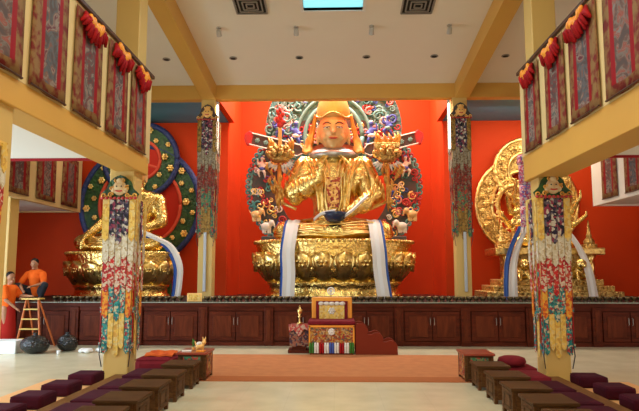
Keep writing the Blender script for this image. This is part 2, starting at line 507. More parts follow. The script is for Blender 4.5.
slab(-10, SKX0, -6, YB); slab(SKX1, 10, -6, YB); slab(SKX0, SKX1, -6, SKY0); slab(SKX0, SKX1, SKY1, YB)
struct('ceiling', m, M['ceil'])
m = MB()
for x0, x1, y0, y1 in ((SKX0 - .06, SKX0, SKY0, SKY1), (SKX1, SKX1 + .06, SKY0, SKY1)):
    m.add([(x, y, zc(y) + d) for d in (-.01, .35) for x, y in ((x0, y0), (x1, y0), (x1, y1), (x0, y1))],
          [(0, 1, 2, 3), (7, 6, 5, 4), (0, 4, 5, 1), (1, 5, 6, 2), (2, 6, 7, 3), (3, 7, 4, 0)])
m.bb(SKX0 - .06, SKX1 + .06, SKY1, SKY1 + .06, zc(SKY1) - .01, zc(SKY1) + .35)
struct('trim_1', m, M['soffit'], 'white frame round the skylight')
m = MB()
m.add([(x, y, zc(y) + .06 + d) for d in (0, .03) for x, y in ((SKX0, SKY0), (SKX1, SKY0), (SKX1, SKY1), (SKX0, SKY1))],
      [(0, 1, 2, 3), (7, 6, 5, 4), (0, 4, 5, 1), (1, 5, 6, 2), (2, 6, 7, 3), (3, 7, 4, 0)])
struct('window_1', m, M['sky_glass'], 'bright blue skylight in the ceiling')
# walls
WB = 17.3
struct('wall_back_left', MB().bb(-10, -3.15, WB, WB + .15, 0, 6.3), M['red'])
struct('wall_back_right', MB().bb(3.15, 10, WB, WB + .15, 0, 6.3), M['red'])
struct('wall_niche_back', MB().bb(-3.3, 3.3, 19.6, 19.75, 0, 9.6), M['red'])
struct('wall_niche_left', MB().bb(-3.3, -3.15, WB + .15, 19.6, 0, 9.6), M['red'])
struct('wall_niche_right', MB().bb(3.15, 3.3, WB + .15, 19.6, 0, 9.6), M['red'])
struct('wall_niche_upper', MB().bb(-3.15, -3.0, 15.1, WB + .15, 6.05, 9.6).bb(3.0, 3.15, 15.1, WB + .15, 6.05, 9.6).bb(-3.15, 3.15, 14.95, 15.1, 6.45, 9.6), M['red'])
struct('ceiling_niche', MB().bb(-3.3, 3.3, 14.95, 19.75, 9.6, 9.7), M['soffit'])
struct('ceiling_soffit_left', MB().bb(-10, -3.16, 15.1, WB, 6.03, 6.15), M['blue'])
struct('ceiling_soffit_right', MB().bb(3.16, 10, 15.1, WB, 6.03, 6.15), M['blue'])
struct('wall_left', MB().bb(-10.1, -9.95, -6, WB, 0, 8.6), M['red'])
struct('wall_right', MB().bb(9.95, 10.1, -6, WB, 0, 8.6), M['red'])
struct('wall_front', MB().bb(-10, 10, -6.15, -6, 0, 8.6), M['cream'])
# beams
m = MB().bb(-9.9, 9.9, YB, YB + .25, 6.01, 6.6)
struct('beam_cross', m, M['yellow'])
for s, nm in ((-1, 'beam_left'), (1, 'beam_right')):
    m = MB(); x0, x1 = s * 3.03, s * 3.37
    m.add([(x, y, zc(y, z0)) for z0 in (5.98, 6.40) for x, y in ((x0, -5.9), (x1, -5.9), (x1, YB - .001), (x0, YB - .001))],
          [(0, 1, 2, 3), (7, 6, 5, 4), (0, 4, 5, 1), (1, 5, 6, 2), (2, 6, 7, 3), (3, 7, 4, 0)])
    struct(nm, m, M['yellow'])
# columns
COLS = [(-3.33, 9.42, .195), (3.33, 9.42, .19), (-3.33, 5.4, .225), (3.33, 5.4, .225), (-3.22, 14.98, .18), (3.14, 14.98, .18), (-7.72, 13.8, .2)]
for x, y, h in COLS:
    top = zc(y, 5.97) if y < YB else 6.0
    if x < -5: top = 3.38
    struct('column', MB().bb(x - h, x + h, y - h, y + h, 0 if y < 13 or x < -5 else .97, top), M['column'], bevel=.015)
# pale conduit strips on the back columns
for s, x in ((-1, -3.22), (1, 3.17)):
    o = MB().bb(x - .035, x + .035, 14.74, 14.78, 1.15, 2.6).build('conduit_strip', M['strip'], bevel=.01)
    tag(o, 'pale vertical metal strip on the lower %s back column' % ('left' if s < 0 else 'right'), 'strip')
# lit tube lamps on the sides of the back columns
for s, x in ((-1, -2.99), (1, 2.87)):
    t = thing('tube_lamp', (x, 14.9, 4.9), 'lit vertical tube lamp beside the %s back column hanging' % ('left' if s < 0 else 'right'), 'lamp')
    MB().lathe([(.022, 4.7), (.022, 5.85)], (x, 14.83, 0), 10).build('tube', M['tube'], t)
    MB().bb(x - .03, x + .03, 14.86, 14.92, 4.6, 5.95).build('lamp_housing', M['lampwhite'], t)

# ------------------------------------------------------------------ balconies
for s, nm in ((-1, 'left'), (1, 'right')):
    X = s * 3.06
    # edge beam and slab
    struct('beam_balcony_' + nm, MB().bb(X, s * (3.44 if s < 0 else 3.52), -5.9, 9.66, 3.19 if s < 0 else 3.06, 3.47), M['yellow'], bevel=.01)
    struct('balcony_parapet_' + nm, MB().bb(X + s * .0, X + s * .12, -5.9, 9.62, 3.47, 4.84).bb(X, s * 3.6, 9.62, 9.70, 3.40, 4.84), M['cream'])
    struct('balcony_slab_' + nm, MB().bb(s * 3.40, s * 9.95, -5.9, 9.3, 3.42, 3.6), M['soffit'])
    struct('trim_soffit_' + nm, MB().bb(s * 3.56, s * 9.95, 9.3, 9.34, 3.38, 3.6), M['red_trim'])
    t = MB().bb(X - s * .04, X + s * .10, -5.9, 9.74, 4.84, 4.90).build('balcony_rail', M['rail'], bevel=.01)
    tag(t, 'dark wood handrail along the top of the %s balcony' % nm, 'handrail')
# outer balconies further back along the side walls
OB = {-1: (-7.35, 17.0), 1: (6.72, 15.75)}
for s, nm in ((-1, 'left'), (1, 'right')):
    X, y1 = OB[s]
    struct('balcony_outer_' + nm, MB().bb(X, X + s * .12, 9.5, y1, 3.33, 4.9).bb(X + s * .12, s * 9.95, y1 - .12, y1, 3.33, 4.9), M['cream' if s < 0 else 'plaster_white'])
    struct('ceiling_outer_' + nm, MB().bb(X + s * .12, s * 9.95, 9.5, y1 - .12, 3.36, 3.5), M['soffit'])


def make_hanging(X, s, y0, y1, z0, z1, mt, label, group, bow=False, name='painted_hanging'):
    yc, w = (y0 + y1) / 2, y1 - y0
    t = thing(name, (X, yc, z0), label, 'hanging', group)
    n, k = 10, 8; vs = []; fs = []
    for side in (0, 1):
        for i in range(k + 1):
            for j in range(n + 1):
                u, v = j / n, i / k
                bulge = .03 + .015 * math.sin(u * PI * 3) * (1 - v) + (0 if side else -.012)
                ww = w * (1 + .05 * (1 - v))
                vs.append((X - s * bulge, yc + (u - .5) * ww, z0 + v * (z1 - z0)))
    N = (n + 1) * (k + 1)
    for i in range(k):
        for j in range(n):
            a = i * (n + 1) + j; fs += [(a, a + 1, a + n + 2, a + n + 1), (N + a, N + a + n + 1, N + a + n + 2, N + a + 1)]
    for i in range(k):
        for j in (0, n):
            a = i * (n + 1) + j; fs.append((a, a + n + 1, N + a + n + 1, N + a))
    for j in range(n):
        for i in (0, k):
            a = i * (n + 1) + j; fs.append((a, N + a, N + a + 1, a + 1))
    MB().add(vs, fs).build('cloth', mt, t, smooth=True, loc=(X, yc, z0))
    MB().tube([(X - s * .04, yc - w * .51, z0 + .012), (X - s * .04, yc + w * .51, z0 + .01)], .011, 8).build('bottom_rod', M['rail'], t)
    if bow:
        m = MB(); rnd = random.Random(int(abs(yc * 100)))
        for q in range(16):     # gathered red silk folds hanging down
            a = (q / 15 - .5)
            L = .20 + .16 * (1 - abs(a * 2)) + rnd.uniform(-.05, .05)
            m.tube([(X - s * .05, yc + a * w * .55, z1 - .02), (X - s * (.09 + .03 * rnd.random()), yc + a * w * .8, z1 - .02 - L * .5),
                    (X - s * .07, yc + a * w * .95, z1 - L)], [.022, .034, .018], 6)
        b_ = m.build('silk_drape', M['silk_red'], t, smooth=True)
        m = MB()
        for q in range(9):
            a = (q / 8 - .5)
            m.ell((X - s * .10, yc + a * w * .45, z1 - .06 - .06 * (1 - abs(a * 2)) - rnd.random() * .05), (.04, .045, .075), (rnd.uniform(-.5, .5), 0, 0), 8, 6)
        m.build('rosette', M['silk_yellow'], b_, smooth=True)
    return t


LH = [(8.69, 9.38), (7.77, 8.50), (6.74, 7.53), (5.76, 6.52), (4.80, 5.58)]
words = ['nearest the far end', 'second from the far end', 'third from the far end', 'fourth from the far end', 'cut by the photo edge']
for i, (a, b) in enumerate(LH):
    make_hanging(-3.06, -1, a, b, 3.478, 4.78, HANG[i % 4], 'red-barred brocade hanging on left balcony, %s%s' % (words[i], ', with silk drape' if i < 3 else ''),
                 'brocade hangings on the left balcony', i < 3)
RH = [(8.75, 9.42), (7.75, 8.45), (6.74, 7.55), (5.70, 6.55)]
for i, (a, b) in enumerate(RH):
    make_hanging(3.06, 1, a, b, 3.478, 4.78, HANG[(i + 1) % 4], 'red-barred brocade hanging on right balcony, %s%s' % (words[i], ', with silk drape' if i < 3 else ''),
                 'brocade hangings on the right balcony', i < 3)
# hangings on the outer balconies
oh = ['farthest back', 'second from the back', 'third from the back', 'fourth from the back', 'fifth from the back']
for i in range(4):
    b = 16.7 - i * 1.35
    make_hanging(-7.35, -1, b - .95, b, 3.42, 4.75, HANG[i % 4], 'narrow brocade hanging on far left outer balcony, %s' % oh[i], 'hangings on the outer left balcony')
for i in range(2):
    b = 15.1 - i * 1.2
    make_hanging(6.72, 1, b - .8, b, 3.42, 4.75, HANG[(i + 2) % 4], 'narrow brocade hanging on far right outer balcony, %s' % oh[i], 'hangings on the outer right balcony')


# ------------------------------------------------------------------ ceiling fixtures
def vent(x, y, label):
    t = thing('ceiling_vent', (x, y, zc(y)), label, 'vent', 'square ceiling vents')
    rot = (math.atan(-SL), 0, 0)
    z = zc(y)
    m = MB()
    for d, w in ((.30, .03), (.22, .025), (.14, .025), (.07, .025)):
        h = .012 + (.30 - d) * .05
        for a, b, sx, sy in ((0, d, d * 2, w), (0, -d, d * 2, w), (d, 0, w, d * 2), (-d, 0, w, d * 2)):
            m.box((x + a, y + b, z - .012 - h - SL * b), (sx, sy, .02), rot)
    MB().box((x, y, z - .01), (.56, .56, .012), rot).build('backing', M['dark'], t)
    m.build('louvre', M['vent'], t)


vent(-1.62, 11.05, 'square grey louvred ceiling vent left of the skylight')
vent(1.62, 11.12, 'square grey louvred ceiling vent right of the skylight')
PW = ['leftmost', 'second from left', 'third from left', 'rightmost']
for i, x in enumerate((-2.40, -.79, .77, 2.37)):
    y = 11.93; z = zc(y)
    t = thing('ceiling_spotlight', (x, y, z), 'small white swivel spotlight under ceiling, %s of its row of four' % PW[i], 'spotlight', 'row of four ceiling spotlights')
    MB().lathe([(.05, z - .02), (.05, z + .01)], (x, y, 0), 14).build('mount', M['lampwhite'], t)
    MB().tube([(x, y, z), (x, y, z - .08)], .012).build('stem', M['lampwhite'], t)
    d = Vector((0, .7, -.6)).normalized(); p = Vector((x, y, z - .11))
    h = MB().tube([p - d * .07, p - d * .05, p + d * .07], [.025, .045, .055], 12).build('lamp_head', M['lampwhite'], t)
    MB().tube([p + d * .066, p + d * .074], .046, 12).build('lens', M['lampglow'], h)
for i, x in enumerate((-2.34, -.81, .73, 2.28)):
    y = 13.33; z = zc(y)
    t = thing('recessed_downlight', (x, y, z), 'small round recessed downlight, %s of its row of four' % PW[i], 'downlight', 'row of four recessed downlights')
    MB().tube([(x, y, z - .012), (x, y, z + .02)], .09, 18).build('trim_ring', M['vent'], t)
    MB().tube([(x, y, z - .02), (x, y, z - .012)], .06, 16).build('reflector', M['dark'], t)
for s, w in ((-1, 'left'), (1, 'right')):
    x, y = s * 3.9, 13.35; z = zc(y)
    t = thing('recessed_downlight', (x, y, z), 'round recessed downlight in the %s side-aisle ceiling' % w, 'downlight')
    MB().tube([(x, y, z - .012), (x, y, z + .02)], .09, 18).build('trim_ring', M['vent'], t)
    MB().tube([(x, y, z - .02), (x, y, z - .012)], .06, 16).build('reflector', M['dark'], t)

# ------------------------------------------------------------------ altar counter
AZ, AY = .96, 13.45
PIL = [-5.84, -4.40, -2.94, -1.475, -.03, 1.40, 2.86, 4.28, 5.71]
t = thing('altar_cabinet', (0, AY, 0), 'long dark red-brown wooden altar counter with panelled doors under the statues', 'altar')
MB().bb(-8.2, 8.2, AY + .06, WB, .0, AZ - .10).bb(-3.1, 3.1, WB, 19.55, 0, AZ - .10).build('carcass', M['altar'], t)
MB().bb(-8.25, 8.25, AY - .03, WB - .005, AZ - .10, AZ - .03).bb(-3.1, 3.1, WB - .005, 19.58, AZ - .10, AZ - .03).build('counter', M['altar'], t)
MB().bb(-8.27, 8.27, AY - .05, AY - .02, AZ - .02, AZ).build('glass_edge', M['altar_top'], t)
MB().bb(-8.27, 8.27, AY - .02, WB - .005, AZ - .03, AZ).build('table_cover', M['altar_cloth'], t)
MB().bb(-8.2, 8.2, AY + .03, AY + .06, .0, .09).build('plinth', M['altar'], t)
MB().bb(-8.2, 8.2, AY + .02, AY + .06, AZ - .19, AZ - .10).build('cornice_rail', M['altar'], t)
xs = [-7.28] + PIL + [7.15]
for x in xs:
    p = MB().bb(x - .10, x + .10, AY - .01, AY + .06, .0, AZ - .10).build('pilaster', M['altar'], t, bevel=.01)
    MB().bb(x - .045, x + .045, AY - .025, AY - .01, .12, AZ - .17).build('pilaster_panel', M['altar_panel'], p, bevel=.008)
for a, b in zip(xs[:-1], xs[1:]):
    mid = (a + b) / 2
    for x0, x1, hs in ((a + .13, mid - .008, 1), (mid + .008, b - .13, -1)):
        d = MB().bb(x0, x1, AY + .015, AY + .06, .11, AZ - .21).build('door', M['altar'], t, bevel=.006)
        MB().bb(x0 + .09, x1 - .09, AY - .0, AY + .015, .20, AZ - .30).build('door_panel', M['altar_panel'], d, bevel=.012)
        hx = x1 - .035 if hs > 0 else x0 + .035
        MB().tube([(hx, AY + .015, .62), (hx, AY - .012, .60), (hx, AY - .012, .48), (hx, AY + .015, .46)], .008, 6).build('handle', M['metal'], d)

# offering bowls along the front edge
t0 = thing('offering_bowl', (-6.33, AY + .10, AZ), 'small dark bronze offering bowl in the long row on altar edge', 'bowl', 'row of offering bowls on the altar')
MB().lathe([(.045, AZ), (.045, AZ + .012), (.032, AZ + .025), (.058, AZ + .055), (.071, AZ + .10), (.070, AZ + .12), (.062, AZ + .12), (.04, AZ + .085), (.001, AZ + .08)], (-6.33, AY + .10, 0), 14).build('bowl_body', M['bowl'], t0, smooth=True)
MB().lathe([(.058, AZ + .098), (.058, AZ + .104)], (-6.33, AY + .10, 0), 12).build('butter_filling', M['ladder2'], t0)
for i in range(1, 88):
    x = -6.33 + i * .150
    if abs(x + 3.16) < .20: continue
    copy_tree(t0, (i * .150, 0, 0))

# ------------------------------------------------------------------ statue building blocks
def lotus_throne(cx, cy, zb, zt, R, sy, label, npet=22, rimd=.0):
    """drum, swelling bowl with petals and flower reliefs, beaded rim; zb..zt high"""
    H = zt - zb
    t = thing('lotus_throne', (cx, cy, zb), label, 'throne')
    MB().lathe([(R * .86, zb), (R * .86, zb + H * .05), (R * .82, zb + H * .08), (R * .81, zb + H * .20), (R * .86, zb + H * .25), (R * .84, zb + H * .28)], (cx, cy, 0), 64, sy).build('drum', M['gold'], t, smooth=True)
    MB().lathe([(R * .80, zb + H * .28), (R * .90, zb + H * .36), (R * .97, zb + H * .50), (R * .975, zb + H * .65), (R * .955, zb + H * .78), (R * .99, zb + H * .90), (R * .99, zb + H * .97), (R * .97, zb + H), (.01, zb + H)], (cx, cy, 0), 64, sy).build('bowl', M['gold'], t, smooth=True)
    for i in range(npet):
        a = 2 * PI * (i + .5) / npet
        ca, sa = math.cos(a), math.sin(a)
        if sa > .35: continue
        m = MB(); rings = []
        wb = R * 2 * PI / npet * .52
        for k in range(7):
            u = k / 6
            w = wb * (.72 + .45 * math.sin(u * PI * .75)) * (1 if u < .8 else (1 - u) * 5 * .9 + .1)
            zz = zb + H * (.27 + .52 * u)
            rr = R * (.80 + .18 * math.sin(u * PI * .62)) + (.06 * u * u * R if u > .7 else 0) * .3
            ring = []
            for q in range(-3, 4):
                e = q / 3
                bul = .10 * R / 2 * (1 - e * e)
                tx, ty = -sa, ca
                px = ca * (rr + bul) + tx * w * e; py = (sa * (rr + bul) + ty * w * e) * sy
                ring.append((cx + px, cy + py, zz))
            ring += [(cx + (p[0] - cx) * .955, cy + (p[1] - cy) * .955, p[2]) for p in reversed(ring)]
            rings.append(ring)
        m.rings(rings)
        p_ = m.build('lotus_petal', M['gold_smooth'], t, smooth=True)
        m = MB(); fr = R * .995; zz = zb + H * .62
        for q in range(6):
            b = 2 * PI * q / 6
            ox, oz = math.cos(b) * .10 * R / 2, math.sin(b) * .10 * R / 2
            m.ell((cx + ca * fr - sa * ox, cy + (sa * fr + ca * ox) * sy, zz + oz), (.055 * R / 2, .055 * R / 2, .055 * R / 2), None, 7, 5)
        m.ell((cx + ca * fr * 1.01, cy + sa * fr * 1.01 * sy, zz), (.06 * R / 2,) * 3, None, 7, 5)
        for e in (-1, 1):
            m.tube([(cx + ca * fr - sa * e * .08 * R, cy + (sa * fr + ca * e * .08 * R) * sy, zz - .12 * R), (cx + ca * fr - sa * e * .115 * R, cy + (sa * fr + ca * e * .115 * R) * sy, zz + .02 * R),
                    (cx + ca * fr - sa * e * .08 * R, cy + (sa * fr + ca * e * .08 * R) * sy, zz + .10 * R)], [.012 * R, .022 * R, .008 * R], 6)
        m.build('relief_flower', M['gold_relief'], p_, smooth=True)
    m = MB(); nb = 96
    for i in range(nb):
        a = 2 * PI * i / nb
        if math.sin(a) > .2: continue
        m.ell((cx + R * math.cos(a), cy + R * math.sin(a) * sy, zt - .045 * H / 1.4), (.022 * R, .022 * R, .022 * R), None, 6, 4)
    m.build('beaded_rim', M['gold_relief'], t, smooth=True)
    return t


def ribbon(m, pts, w, axis=(1, 0, 0), t=.012):
    A = Vector(axis); rings = []
    pts = [Vector(p) for p in pts]
    if not hasattr(w, '__len__'): w = [w] * len(pts)
    for i, p in enumerate(pts):
        tg = (pts[min(i + 1, len(pts) - 1)] - pts[max(i - 1, 0)]).normalized()
        n = tg.cross(A).normalized() * t
        rings.append([p - A * w[i] / 2 - n, p - A * w[i] / 6 - n * 3, p + A * w[i] / 6 - n, p + A * w[i] / 2 - n * 3,
                      p + A * w[i] / 2 - n, p + A * w[i] / 6 + n, p - A * w[i] / 6 - n, p - A * w[i] / 2 + n])
    return m.rings(rings)


def smooth_pts(pts, k=5):
    P = [Vector(p) for p in pts]; out = []
    for i in range(len(P) - 1):
        p0, p1, p2, p3 = P[max(i - 1, 0)], P[i], P[i + 1], P[min(i + 2, len(P) - 1)]
        for j in range(k):
            u = j / k
            out.append(.5 * ((2 * p1) + (p2 - p0) * u + (2 * p0 - 5 * p1 + 4 * p2 - p3) * u * u + (3 * p1 - 3 * p2 + p3 - p0) * u ** 3))
    out.append(P[-1]); return out


def statue_hand(m, c, s, d=(0, 0, 1), spread=(1, 0, 0), curl=(0, -1, 0)):
    """palm with four fingers and a thumb, s = palm length"""
    c, d, sp, cu = Vector(c), Vector(d).normalized(), Vector(spread).normalized(), Vector(curl).normalized()
    m.cap(c - d * s * .3, c + d * s * .3, s * .36, s * .42, 10)
    for i, L in enumerate((.75, .9, .85, .65)):
        b = c + d * s * .45 + sp * s * (-.33 + .22 * i)
        k1 = b + d * s * L * .6 + cu * s * .05; k2 = k1 + d * s * L * .4 + cu * s * .22
        m.tube([b, k1, k2], [s * .12, s * .11, s * .08], 7)
    b = c - sp * s * .36
    m.tube([b, b + d * s * .35 - sp * s * .25 + cu * s * .1, b + d * s * .6 - sp * s * .2 + cu * s * .25], [s * .14, s * .12, s * .08], 7)


def statue_head(t, c, r, hatted=False, curls=False, skin=None):
    """head with nose, ears, eyes, brows and lips, looking towards -Y; r = half width"""
    x, y, z = c; skin = skin or M['skin_gold']
    m = MB()
    m.ell((x, y, z + .12 * r), (r, r * 1.05, r * 1.22), None, 24, 16)
    m.ell((x, y - r * .12, z - .56 * r), (r * .70, r * .78, r * .66), None, 20, 12)
    m.ell((x, y - r * .50, z - 1.0 * r), (r * .26, r * .28, r * .20), None, 12, 8)
    for e in (-1, 1):
        m.ell((x + e * .47 * r, y - r * .62, z - .42 * r), (r * .30, r * .25, r * .30), None, 12, 8)
        m.ell((x + e * .40 * r, y - r * .86, z + .18 * r), (r * .24, r * .12, r * .14), None, 12, 8)
        m.ell((x + e * 1.02 * r, y + r * .05, z - .25 * r), (r * .12, r * .22, r * .62), None, 12, 10)
    m.cap((x, y - r * .98, z + .16 * r), (x, y - r * 1.12, z - .22 * r), r * .08, r * .15, 10)
    m.ell((x, y - r * .86, z - .55 * r), (r * .34, r * .16, r * .12), None, 12, 8)
    m.cap((x, y + r * .05, z - .9 * r), (x, y + r * .1, z - 1.75 * r), r * .50, r * .60, 14)
    h = m.build('head', skin, t, remesh=r * .055)
    for e in (-1, 1):
        q = MB(); q.tube([(x + e * (.18 + .44 * k / 5) * r, y - r * (1.02 - .10 * k / 5 - .02), z + (.10 + .05 * math.sin(PI * k / 5)) * r) for k in range(6)], [r * .01, r * .035, r * .05, r * .05, r * .035, r * .01], 6)
        q.build('eye', M['eye_white'], h, smooth=True)
        q = MB().ell((x + e * .39 * r, y - r * 1.045, z + .12 * r), (r * .07, r * .035, r * .035), None, 8, 6); q.tube([(x + e * (.17 + .46 * k / 5) * r, y - r * (1.035 - .10 * k / 5 - .02), z + (.15 + .05 * math.sin(PI * k / 5)) * r) for k in range(6)], r * .022, 6); q.build('pupil', M['eye_dark'], h, smooth=True)
        q = MB(); q.tube([(x + e * (.16 + .50 * k / 6) * r, y - r * (1.03 - .16 * k / 6), z + (.36 + .13 * math.sin(PI * k / 6)) * r) for k in range(7)], r * .03, 6)
        q.build('eyebrow', M['eye_dark'], h, smooth=True)
    q = MB(); q.tube([(x + (k / 3 - 1) * .28 * r, y - r * (1.02 - .05 * abs(k / 3 - 1)), z - (.58 - .05 * abs(k / 3 - 1)) * r) for k in range(7)], [r * .02, r * .05, r * .075, r * .06, r * .075, r * .05, r * .02], 6)
    q.build('lips', M['lips'], h, smooth=True)
    if curls:
        m = MB().ell((x, y + r * .1, z + .62 * r), (r * 1.02, r * 1.0, r * .85), None, 20, 10).ell((x, y + r * .12, z + 1.5 * r), (r * .42, r * .42, r * .42), None, 14, 8).ell((x, y + r * .12, z + 1.95 * r), (r * .14, r * .14, r * .22), None, 10, 6)
        m.build('hair', M['scroll_blue'], h, smooth=True)
    return h


def spiral(m, cx, cz, y, r, turns=1.4, ph=0, th=.035, hand=1):
    n = 16; pts = []; rad = []
    for i in range(n + 1):
        u = i / n; a = ph + hand * turns * 2 * PI * u; rr = r * (1 - .85 * u)
        pts.append((cx + rr * math.cos(a), y, cz + rr * math.sin(a))); rad.append(th * (1.1 - .5 * u))
    m.tube(pts, rad, 6)


def rosette_mesh(m, cx, cz, y, r, petals=6):
    for q in range(petals):
        b = 2 * PI * q / petals
        m.ell((cx + math.cos(b) * r * .6, y, cz + math.sin(b) * r * .6), (r * .36, r * .22, r * .36), None, 8, 5)
    m.ell((cx, y - r * .2, cz), (r * .35, r * .3, r * .35), None, 8, 5)


# ------------------------------------------------------------------ CENTRAL STATUE
CX, CY = -.05, 16.25
lotus_throne(CX, CY, AZ, 2.46, 2.13, .60, 'huge golden double lotus throne under the central statue', 24)

T = thing('seated_statue', (CX, CY, 2.46), 'giant golden seated lama statue with pointed yellow hat on the central lotus throne', 'statue')
m = MB()
m.ell((CX, CY + .05, 2.85), (.85, .60, .40))                       # hips
m.cap((CX, CY + .05, 3.0), (CX, CY - .02, 3.9), .54, .60, 20)
m.ell((CX, CY - .02, 4.12), (.90, .50, .72), None, 20, 12)        # chest
m.ell((CX, CY + .02, 4.52), (1.0, .42, .36), None, 20, 10)        # shoulders
m.cap((CX, CY, 4.6), (CX, CY, 4.98), .42, .25, 14)
for s, el, wr in ((-1, (-1.08, -.28, 3.75), (-.38, -.78, 4.02)), (1, (1.14, -.22, 3.72), (.42, -.80, 3.16))):
    sh = (CX + s * .80, CY, 4.50); e = (CX + el[0], CY + el[1], el[2]); w = (CX + wr[0], CY + wr[1], wr[2])
    m.cap(sh, e, .31, .27, 14); m.cap(e, w, .26, .16, 14)
    m.ell((e[0] - s * .05, e[1], e[2] - .10), (.22, .24, .28), (0, s * .25, 0))     # hanging sleeve
    m.cap((CX + s * .75, CY - .1, 4.2), (e[0] - s * .25, e[1] - .05, e[2] + .02), .30, .26, 12)
    m.ell(((e[0] + w[0]) / 2, (e[1] + w[1]) / 2, (e[2] + w[2]) / 2 - .10), (.30, .20, .20), (0, s * -.3, 0))
statue_hand(m, (CX - .34, CY - .88, 4.16), .24, (.1, -.1, 1), (1, 0, 0), (0, -1, 0))
statue_hand(m, (CX + .18, CY - .92, 3.02), .26, (-1, -.1, .1), (0, -1, 0), (0, 0, 1))
for s in (-1, 1):
    m.cap((CX + s * .45, CY, 2.78), (CX + s * 1.30, CY - .38, 2.72), .33, .27, 16)
    m.cap((CX + s * 1.30, CY - .40, 2.70), (CX - s * .15, CY - .95, 2.66), .26, .20, 14)
    m.ell((CX + s * 1.30, CY - .2, 2.62), (.33, .50, .16))
m.ell((CX, CY - .55, 2.62), (1.35, .62, .17), None, 24, 8)
body = m.build('body', M['gold'], T, remesh=.045)
# robe folds: raised gold pleats over chest, sleeves and lap
m = MB()
for s in (-1, 1):
    for k in range(5):
        o = .10 + k * .13
        m.tube(smooth_pts([(CX + s * (o + .10), CY - .46, 4.62), (CX + s * (o * .8 + .02), CY - .60, 4.15), (CX + s * (.10 + o * .5), CY - .66, 3.6), (CX + s * o * .6, CY - .66, 3.2)], 4), .030, 6)
    for k in range(6):
        a = k / 5
        m.tube(smooth_pts([(CX + s * (.80 + .16 * a), CY - .28 + .1 * a, 4.66 - .10 * a), (CX + s * (.98 + .22 * a), CY - .46 + .2 * a, 4.15 - .1 * a), (CX + s * (1.04 + .22 * a), CY - .50 + .25 * a, 3.70)], 4), .03, 6)
    for k in range(6):      # folds of the forearm sleeves
        e_ = (CX + s * (1.12 - .11 * k), CY - .50 - .06 * k, (3.98 if s < 0 else 3.92) + (.035 * k if s < 0 else -.09 * k))
        m.tube(smooth_pts([e_, (e_[0] - s * .05, e_[1] - .06, e_[2] - .20), (e_[0] - s * .16, e_[1] + .06, e_[2] - .42)], 4), [.02, .03, .03, .03, .03, .035, .03, .025, .02], 6)
for k in range(7):
    zz = 2.56 + k * .050
    m.tube(smooth_pts([(CX - 1.50 + .04 * k, CY - .62, zz), (CX - .7, CY - 1.12 + .03 * k, zz + .05 * math.sin(k)), (CX + .1, CY - 1.18 + .03 * k, zz - .02), (CX + .8, CY - 1.10 + .03 * k, zz + .05 * math.cos(k)), (CX + 1.50 - .04 * k, CY - .62, zz)], 5), .020, 6)
m.build('robe_folds', M['gold_smooth'], T, smooth=True)
m = MB()
for s in (-1, 1):
    ribbon(m, smooth_pts([(CX + s * .12, CY - .45, 4.80), (CX + s * .44, CY - .56, 4.35), (CX + s * .33, CY - .70, 3.7), (CX + s * .28, CY - .70, 3.25)], 5), .15, (1, 0, 0), .02)
m.build('stole', M['gold_relief'], T)
m = MB(); m.prism([(-.15, 0), (.15, 0), (.20, .8), (-.20, .8)], -.02, .02, (CX, CY - .68, 3.30))
m.build('chest_panel', BR_CHEST, T)
m = MB().lathe([(.24, 5.02), (.33, 5.01), (.37, 4.95), (.46, 4.96), (.52, 4.90), (.60, 4.91), (.68, 4.82), (.70, 4.75), (.60, 4.70)], (CX, CY - .02, 0), 32, .72)
m.build('collar', M['silver'], T, smooth=True)
H = statue_head(T, (CX, CY - .10, 5.42), .42)
m = MB()   # pointed cap
m.lathe([(.445, 5.83), (.465, 5.93), (.45, 6.10), (.37, 6.36), (.23, 6.68), (.08, 6.96), (.01, 7.03)], (CX, CY - .06, 0), 28)
hat = m.build('pointed_hat', M['hat'], T, smooth=True)
m = MB(); m.tube([(CX + .475 * math.cos(a), CY - .06 - .475 * math.sin(a), 5.84 + .06 * math.cos(4 * a)) for a in [PI * (q / 20) for q in range(21)]], .022, 8)
m.build('hat_brim', M['gold_smooth'], hat, smooth=True)
for s in (-1, 1):
    m = MB()
    ribbon(m, smooth_pts([(CX + s * .48, CY + .05, 5.98), (CX + s * .58, CY + .02, 5.5), (CX + s * .67, CY - .08, 5.12), (CX + s * .70, CY - .22, 4.86)], 5), [.10] * 4 + [.15] * 4 + [.22] * 4 + [.30] * 4, (1, 0, 0), .03)
    m.build('hat_lappet', M['lappet'], hat, smooth=True)
m = MB().lathe([(.10, 2.88), (.22, 2.92), (.30, 3.05), (.31, 3.14), (.27, 3.14), (.24, 3.06), (.01, 3.04)], (CX + .05, CY - 1.0, 0), 24)
m.build('alms_bowl', M['bowl_dark'], T, smooth=True)
m = MB(); ribbon(m, smooth_pts([(CX + .30, CY - 1.16, 3.04), (CX + .52, CY - 1.04, 3.22), (CX + .75, CY - .86, 3.46), (CX + .90, CY - .70, 3.60)], 5), .09, (0, .2, 1), .02)
ribbon(m, smooth_pts([(CX - .50, CY - 1.02, 2.96), (CX - .3, CY - 1.14, 3.10), (CX + .05, CY - 1.22, 3.16)], 5), .09, (0, .2, 1), .02)
m.build('sash', M['khata'], T)

